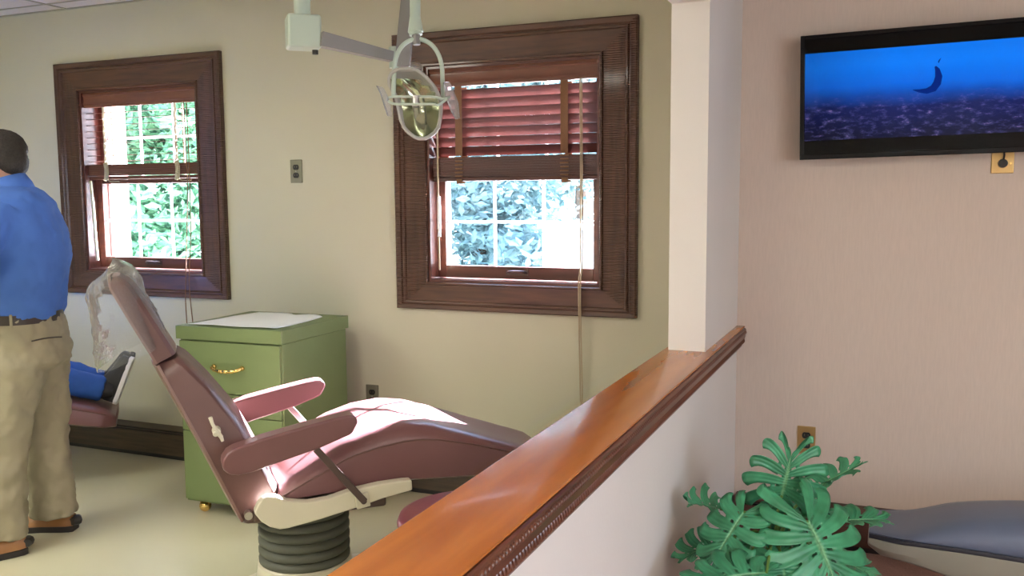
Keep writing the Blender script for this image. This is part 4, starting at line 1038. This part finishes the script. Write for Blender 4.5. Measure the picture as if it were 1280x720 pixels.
for s in (-1, 1):
    b.tube(smooth_path([(.0, s*.085, .67), (.30, s*.105, .735), (.60, s*.095, .645), (.885, s*.078, .540)], 5), [.100]*3+[.095, .09, .085, .08, .078, .075, .073, .071, .069, .067, .065, .064, .063], 16)
tp_ = b.build('trousers', M['denim'], pt); remesh(tp_, .011, 5, (.05, .014, 0))
hb_ = MB(); hb_.ball(V((0, 0, 0)), (.1, .084, .098), 20, 14); hb_.v = [tuple(Rh @ (V(v)+V((-.022, 0, .035)))+V((-.44, 0, 1.135))) for v in hb_.v]
hb_.build('hair', M['hair'], pt)
for s in (-1, 1):
    # feet upright: shoe built flat, then stood on its heel
    tmp = []
    S = [(-.01, .030, .0, .07), (.03, .038, 0, .105), (.08, .040, 0, .095), (.14, .044, 0, .070), (.20, .048, 0, .055), (.245, .042, 0, .045), (.268, .024, .004, .03)]
    Rs = Matrix.Rotation(R(-68), 3, 'Y') @ Matrix.Rotation(R(s*8), 3, 'X')
    off = V((.950, s*.078, .474))
    T = lambda p: off+Rs @ (V(p)*.84)
    b = MB(); b.loft([[T((x, w*math.cos(k*math.pi/8), z0+.022+(1.35*hh*(max(0, math.sin(k*math.pi/8))**.7) if k <= 8 else 0))) for k in range(16)] for x, w, z0, hh in S])
    u = b.build('sneaker', M['sneaker'], pt, angle=60)
    b = MB(); S2 = [(-.018, .024), (.0, .038), (.08, .043), (.16, .048), (.22, .048), (.262, .034), (.276, .014)]
    top = [T((x, w, .026)) for x, w in S2]+[T((x, -w, .026)) for x, w in S2[::-1]]; bt = [T((x, w, .0)) for x, w in S2]+[T((x, -w, 0)) for x, w in S2[::-1]]
    b.loft([bt, top]); b.build('sneaker_sole', M['white_rubber'] if s < 0 else M['sneaker'], u, bevel=.004)
    b = MB()
    for q in (-1, 1): b.tube(smooth_path([T((.085, 0, .125)), T((.095, q*.02, .150)), T((.075, q*.035, .150)), T((.085, 0, .128))], 4), .0025, 6)
    b.build('lace', M['steel_dark'], u)

# ------------------------------------------------------------------ ceiling lights (all outside the frame)
def troffer(x, y, s, col, label, w=1.2, h=.6):
    r = empty('ceiling_light', (x, y, CZ), label=label, cat='light', group='fluorescent ceiling panels')
    b = MB(); ring = [(-w/2, -h/2), (w/2, -h/2), (w/2, h/2), (-w/2, h/2)]
    b.bx(-w/2, w/2, -h/2, -h/2+.02, -.03, -.004); b.bx(-w/2, w/2, h/2-.02, h/2, -.03, -.004); b.bx(-w/2, -w/2+.02, -h/2+.02, h/2-.02, -.03, -.004); b.bx(w/2-.02, w/2, -h/2+.02, h/2-.02, -.03, -.004)
    b.build('frame', M['trim_white'], r)
    MB().bx(-w/2+.02, w/2-.02, -h/2+.02, h/2-.02, -.02, -.012).build('diffuser', emit('lit diffuser', col, s), r, smooth=False)
LG = (1.0, .97, .83); LP = (1.0, .91, .84)
troffer(-3.6, 1.0, 15, LG, 'fluorescent ceiling panel over left treatment bay')
troffer(-1.7, -.4, 15, LG, 'fluorescent ceiling panel near half wall on the left bay side')
troffer(-4.6, -1.6, 12, LG, 'fluorescent ceiling panel at rear of left treatment bay')
troffer(2.0, .2, 15, LP, 'fluorescent ceiling panel over right treatment bay')
troffer(2.25, -1.6, 15, LP, 'fluorescent ceiling panel at rear of right treatment bay')

# ------------------------------------------------------------------ outside
gm = mat('sunlit pale gravel', (.55, .56, .52), .9, var=.12, scale=.6)
g = MB().bx(-70, 60, D+WT+.02, 90, -.9, -.45).build('ground', gm, smooth=False); tag(g, kind='structure')
leafo = mat('outdoor foliage', (.10, .25, .13), .6, var=.5, scale=1.2)
leafo_haze = mat('outdoor foliage tinted with blue haze', (.15, .24, .25), .6, var=.45, scale=1.2)  # blue haze over the overexposed view is put into the leaf colour
barkm = mat('bark', (.12, .08, .06), .9, var=.3, scale=12)
def tree(x, y, h, r, lm, n, label, low=.05, seed=1, ls=.16):
    rnd = random.Random(seed); t = empty('tree', (x, y, -.45), label=label, cat='tree', group='trees outside the windows')
    b = MB(); b.tube([(0, 0, 0), (.1, .05, h*.4), (0, .1, h*.85)], [.16, .12, .04], 10)
    for k in range(6): a = k*1.1; b.tube([(0.05, .05, h*(.3+.08*k)), (math.cos(a)*r*.5, math.sin(a)*r*.5, h*(.45+.08*k))], [.05, .02], 6)
    b.build('trunk', barkm, t)
    vs = []; fs = []
    cl_ = [(rnd.gauss(0, .42)*r, rnd.gauss(0, .42)*r, h*(low+.02+(.90-low)*rnd.random()), rnd.uniform(.25, .5)*r) for _ in range(22)]
    for i in range(n):
        c = rnd.choice(cl_); d = V((rnd.gauss(0, 1), rnd.gauss(0, 1), rnd.gauss(0, .8))).normalized()*c[3]*rnd.uniform(.6, 1.05)
        p = V((c[0], c[1], c[2]))+d; p.z = max(p.z, .05)
        u = V((rnd.gauss(0, 1), rnd.gauss(0, 1), rnd.gauss(0, .6))).normalized(); w = u.orthogonal().normalized(); w = (Matrix.Rotation(rnd.random()*6, 3, u) @ w)
        s = ls*rnd.uniform(.6, 1.3); o = len(vs); k = u.cross(w)*s*.12
        vs += [p-u*s, p+w*s*.45+k, p+u*s, p-w*s*.45+k]; fs.append((o, o+1, o+2, o+3))
    me = bpy.data.meshes.new('foliage'); me.from_pydata([tuple(v) for v in vs], [], fs); link('foliage', me, lm, t, False)
# seen through the left window
tree(-11.5, 9.8, 6.0, 2.2, leafo, 26000, 'leafy green tree seen through the left window', .0, 1, .10)
tree(-8.9, 10.2, 5.0, 1.5, leafo, 16000, 'bluish green bush at right of the left window view', .0, 2, .09)
tree(-15.0, 14.0, 9, 3.2, leafo, 8000, 'tall tree behind the others outside left window', .0, 3, .18)
# seen through the right window
tree(-9.3, 20.0, 9, 3.0, leafo_haze, 20000, 'dark tree tinted with blue haze at left of the right window view', .02, 4, .16)
tree(-6.4, 19.0, 9, 2.3, leafo_haze, 7000, 'sparse tree with bright gaps in middle of right window view', .02, 5, .15)
tree(-12.5, 26.0, 10, 3.5, leafo_haze, 7000, 'distant tree behind others outside right window', .05, 6, .25)
# white clad wing and brick pier beside the left window
brick = mat('outdoor brick', (.42, .22, .18), .9, var=.2, scale=4)
wing = empty('porch_pier', (-6.62, 6.0, -.45), label='white post and brick pier outside left edge of left window', cat='pillar')
MB().bx(-.12, .12, -.12, .12, 0, 3.6).build('post', M['muntin'], wing, bevel=.01)
MB().bx(.14, .28, .0, .22, 0, 3.6).build('brick_pier', brick, wing, bevel=.01)
p2 = empty('porch_pier', (-3.82, 7.2, -.45), label='white porch post outside left edge of the right window', cat='pillar')
MB().bx(-.10, .10, -.10, .10, .06, 3.2).build('post', M['muntin'], p2, bevel=.01); MB().bx(-.14, .14, -.14, .14, 0, .08).build('post_base', M['muntin'], p2, bevel=.01)
# white shed filling the lower right pane
sh_ = empty('shed', (-3.62, 12.0, -.45), label='bright white shed seen in the lower right pane of right window', cat='shed')
wh = mat('white siding', (.85, .85, .83), .7, var=.02)
MB().bx(-.95, 1.4, -.05, 2.0, 0, 1.40).build('wall', wh, sh_)
MB().bx(-1.0, 1.5, -.12, 2.1, 1.40, 1.45).build('roof', wh, sh_, bevel=.01)
MB().cyl((.0-.34, -.09, .3), (-.34, -.09, 1.38), .035).build('downpipe', M['lamp_grey'], sh_)
# parked car
carp = empty('car', (-12.6, 30.5, -.45), R(20), label='small dark blue car parked far outside the right window', cat='car')
cm = mat('dark blue car paint', (.05, .07, .13), .25, coat=.5)
b = MB(); sec = [(-2.1, .35, .75), (-1.9, .25, .85), (-1.0, .22, .92), (-.6, .22, .95), (.9, .22, .95), (1.4, .22, .93), (2.0, .3, .82), (2.15, .38, .7)]
b.loft([[V((x, y, z)) for y, z in [(-.85, z0), (-.88, (z0+z1)/2), (-.80, z1), (.80, z1), (.88, (z0+z1)/2), (.85, z0)]] for x, z0, z1 in sec]); b.build('car_body', cm, carp, bevel=.03)
b = MB(); b.loft([[V((x, y, z)) for y, z in [(-.76, .9), (-.62, z1), (.62, z1), (.76, .9)]] for x, z1 in [(-1.15, .93), (-.5, 1.38), (.7, 1.40), (1.5, .95)]]); b.build('car_cabin', M['tv'], carp, bevel=.02)
for x in (-1.35, 1.3):
    for s in (-1, 1): MB().cyl((x, s*.72, .32), (x, s*.90, .32), .32, n=24).build('wheel', M['black'], carp, bevel=.02)

# ------------------------------------------------------------------ daylight
sd = bpy.data.lights.new('sun', 'SUN'); sd.energy = 150; sd.angle = R(.6); sd.color = (1, .92, 1)
so = bpy.data.objects.new('sun', sd); COL.objects.link(so)
dirv = V((.32, 1.3, .79)).normalized(); so.rotation_euler = dirv.to_track_quat('Z', 'Y').to_euler(); so.location = (2, 20, 12)
w = bpy.data.worlds.new('sky'); scn.world = w; w.use_nodes = True; nt = w.node_tree; bg = nt.nodes['Background']
tcw = nt.nodes.new('ShaderNodeTexCoord'); sxw = nt.nodes.new('ShaderNodeSeparateXYZ'); nt.links.new(tcw.outputs['Generated'], sxw.inputs[0])
crw = nt.nodes.new('ShaderNodeValToRGB'); nt.links.new(sxw.outputs['Z'], crw.inputs[0])
crw.color_ramp.elements[0].color = (.88, .94, 1.0, 1); crw.color_ramp.elements[1].color = (.42, .62, 1.0, 1); crw.color_ramp.elements[1].position = .6
nt.links.new(crw.outputs[0], bg.inputs['Color']); bg.inputs['Strength'].default_value = 5.0

vs_ = scn.view_settings; vs_.view_transform = 'Standard'; vs_.look = 'None'; vs_.gamma = 1; vs_.exposure = 1.0; vs_.use_curve_mapping = False
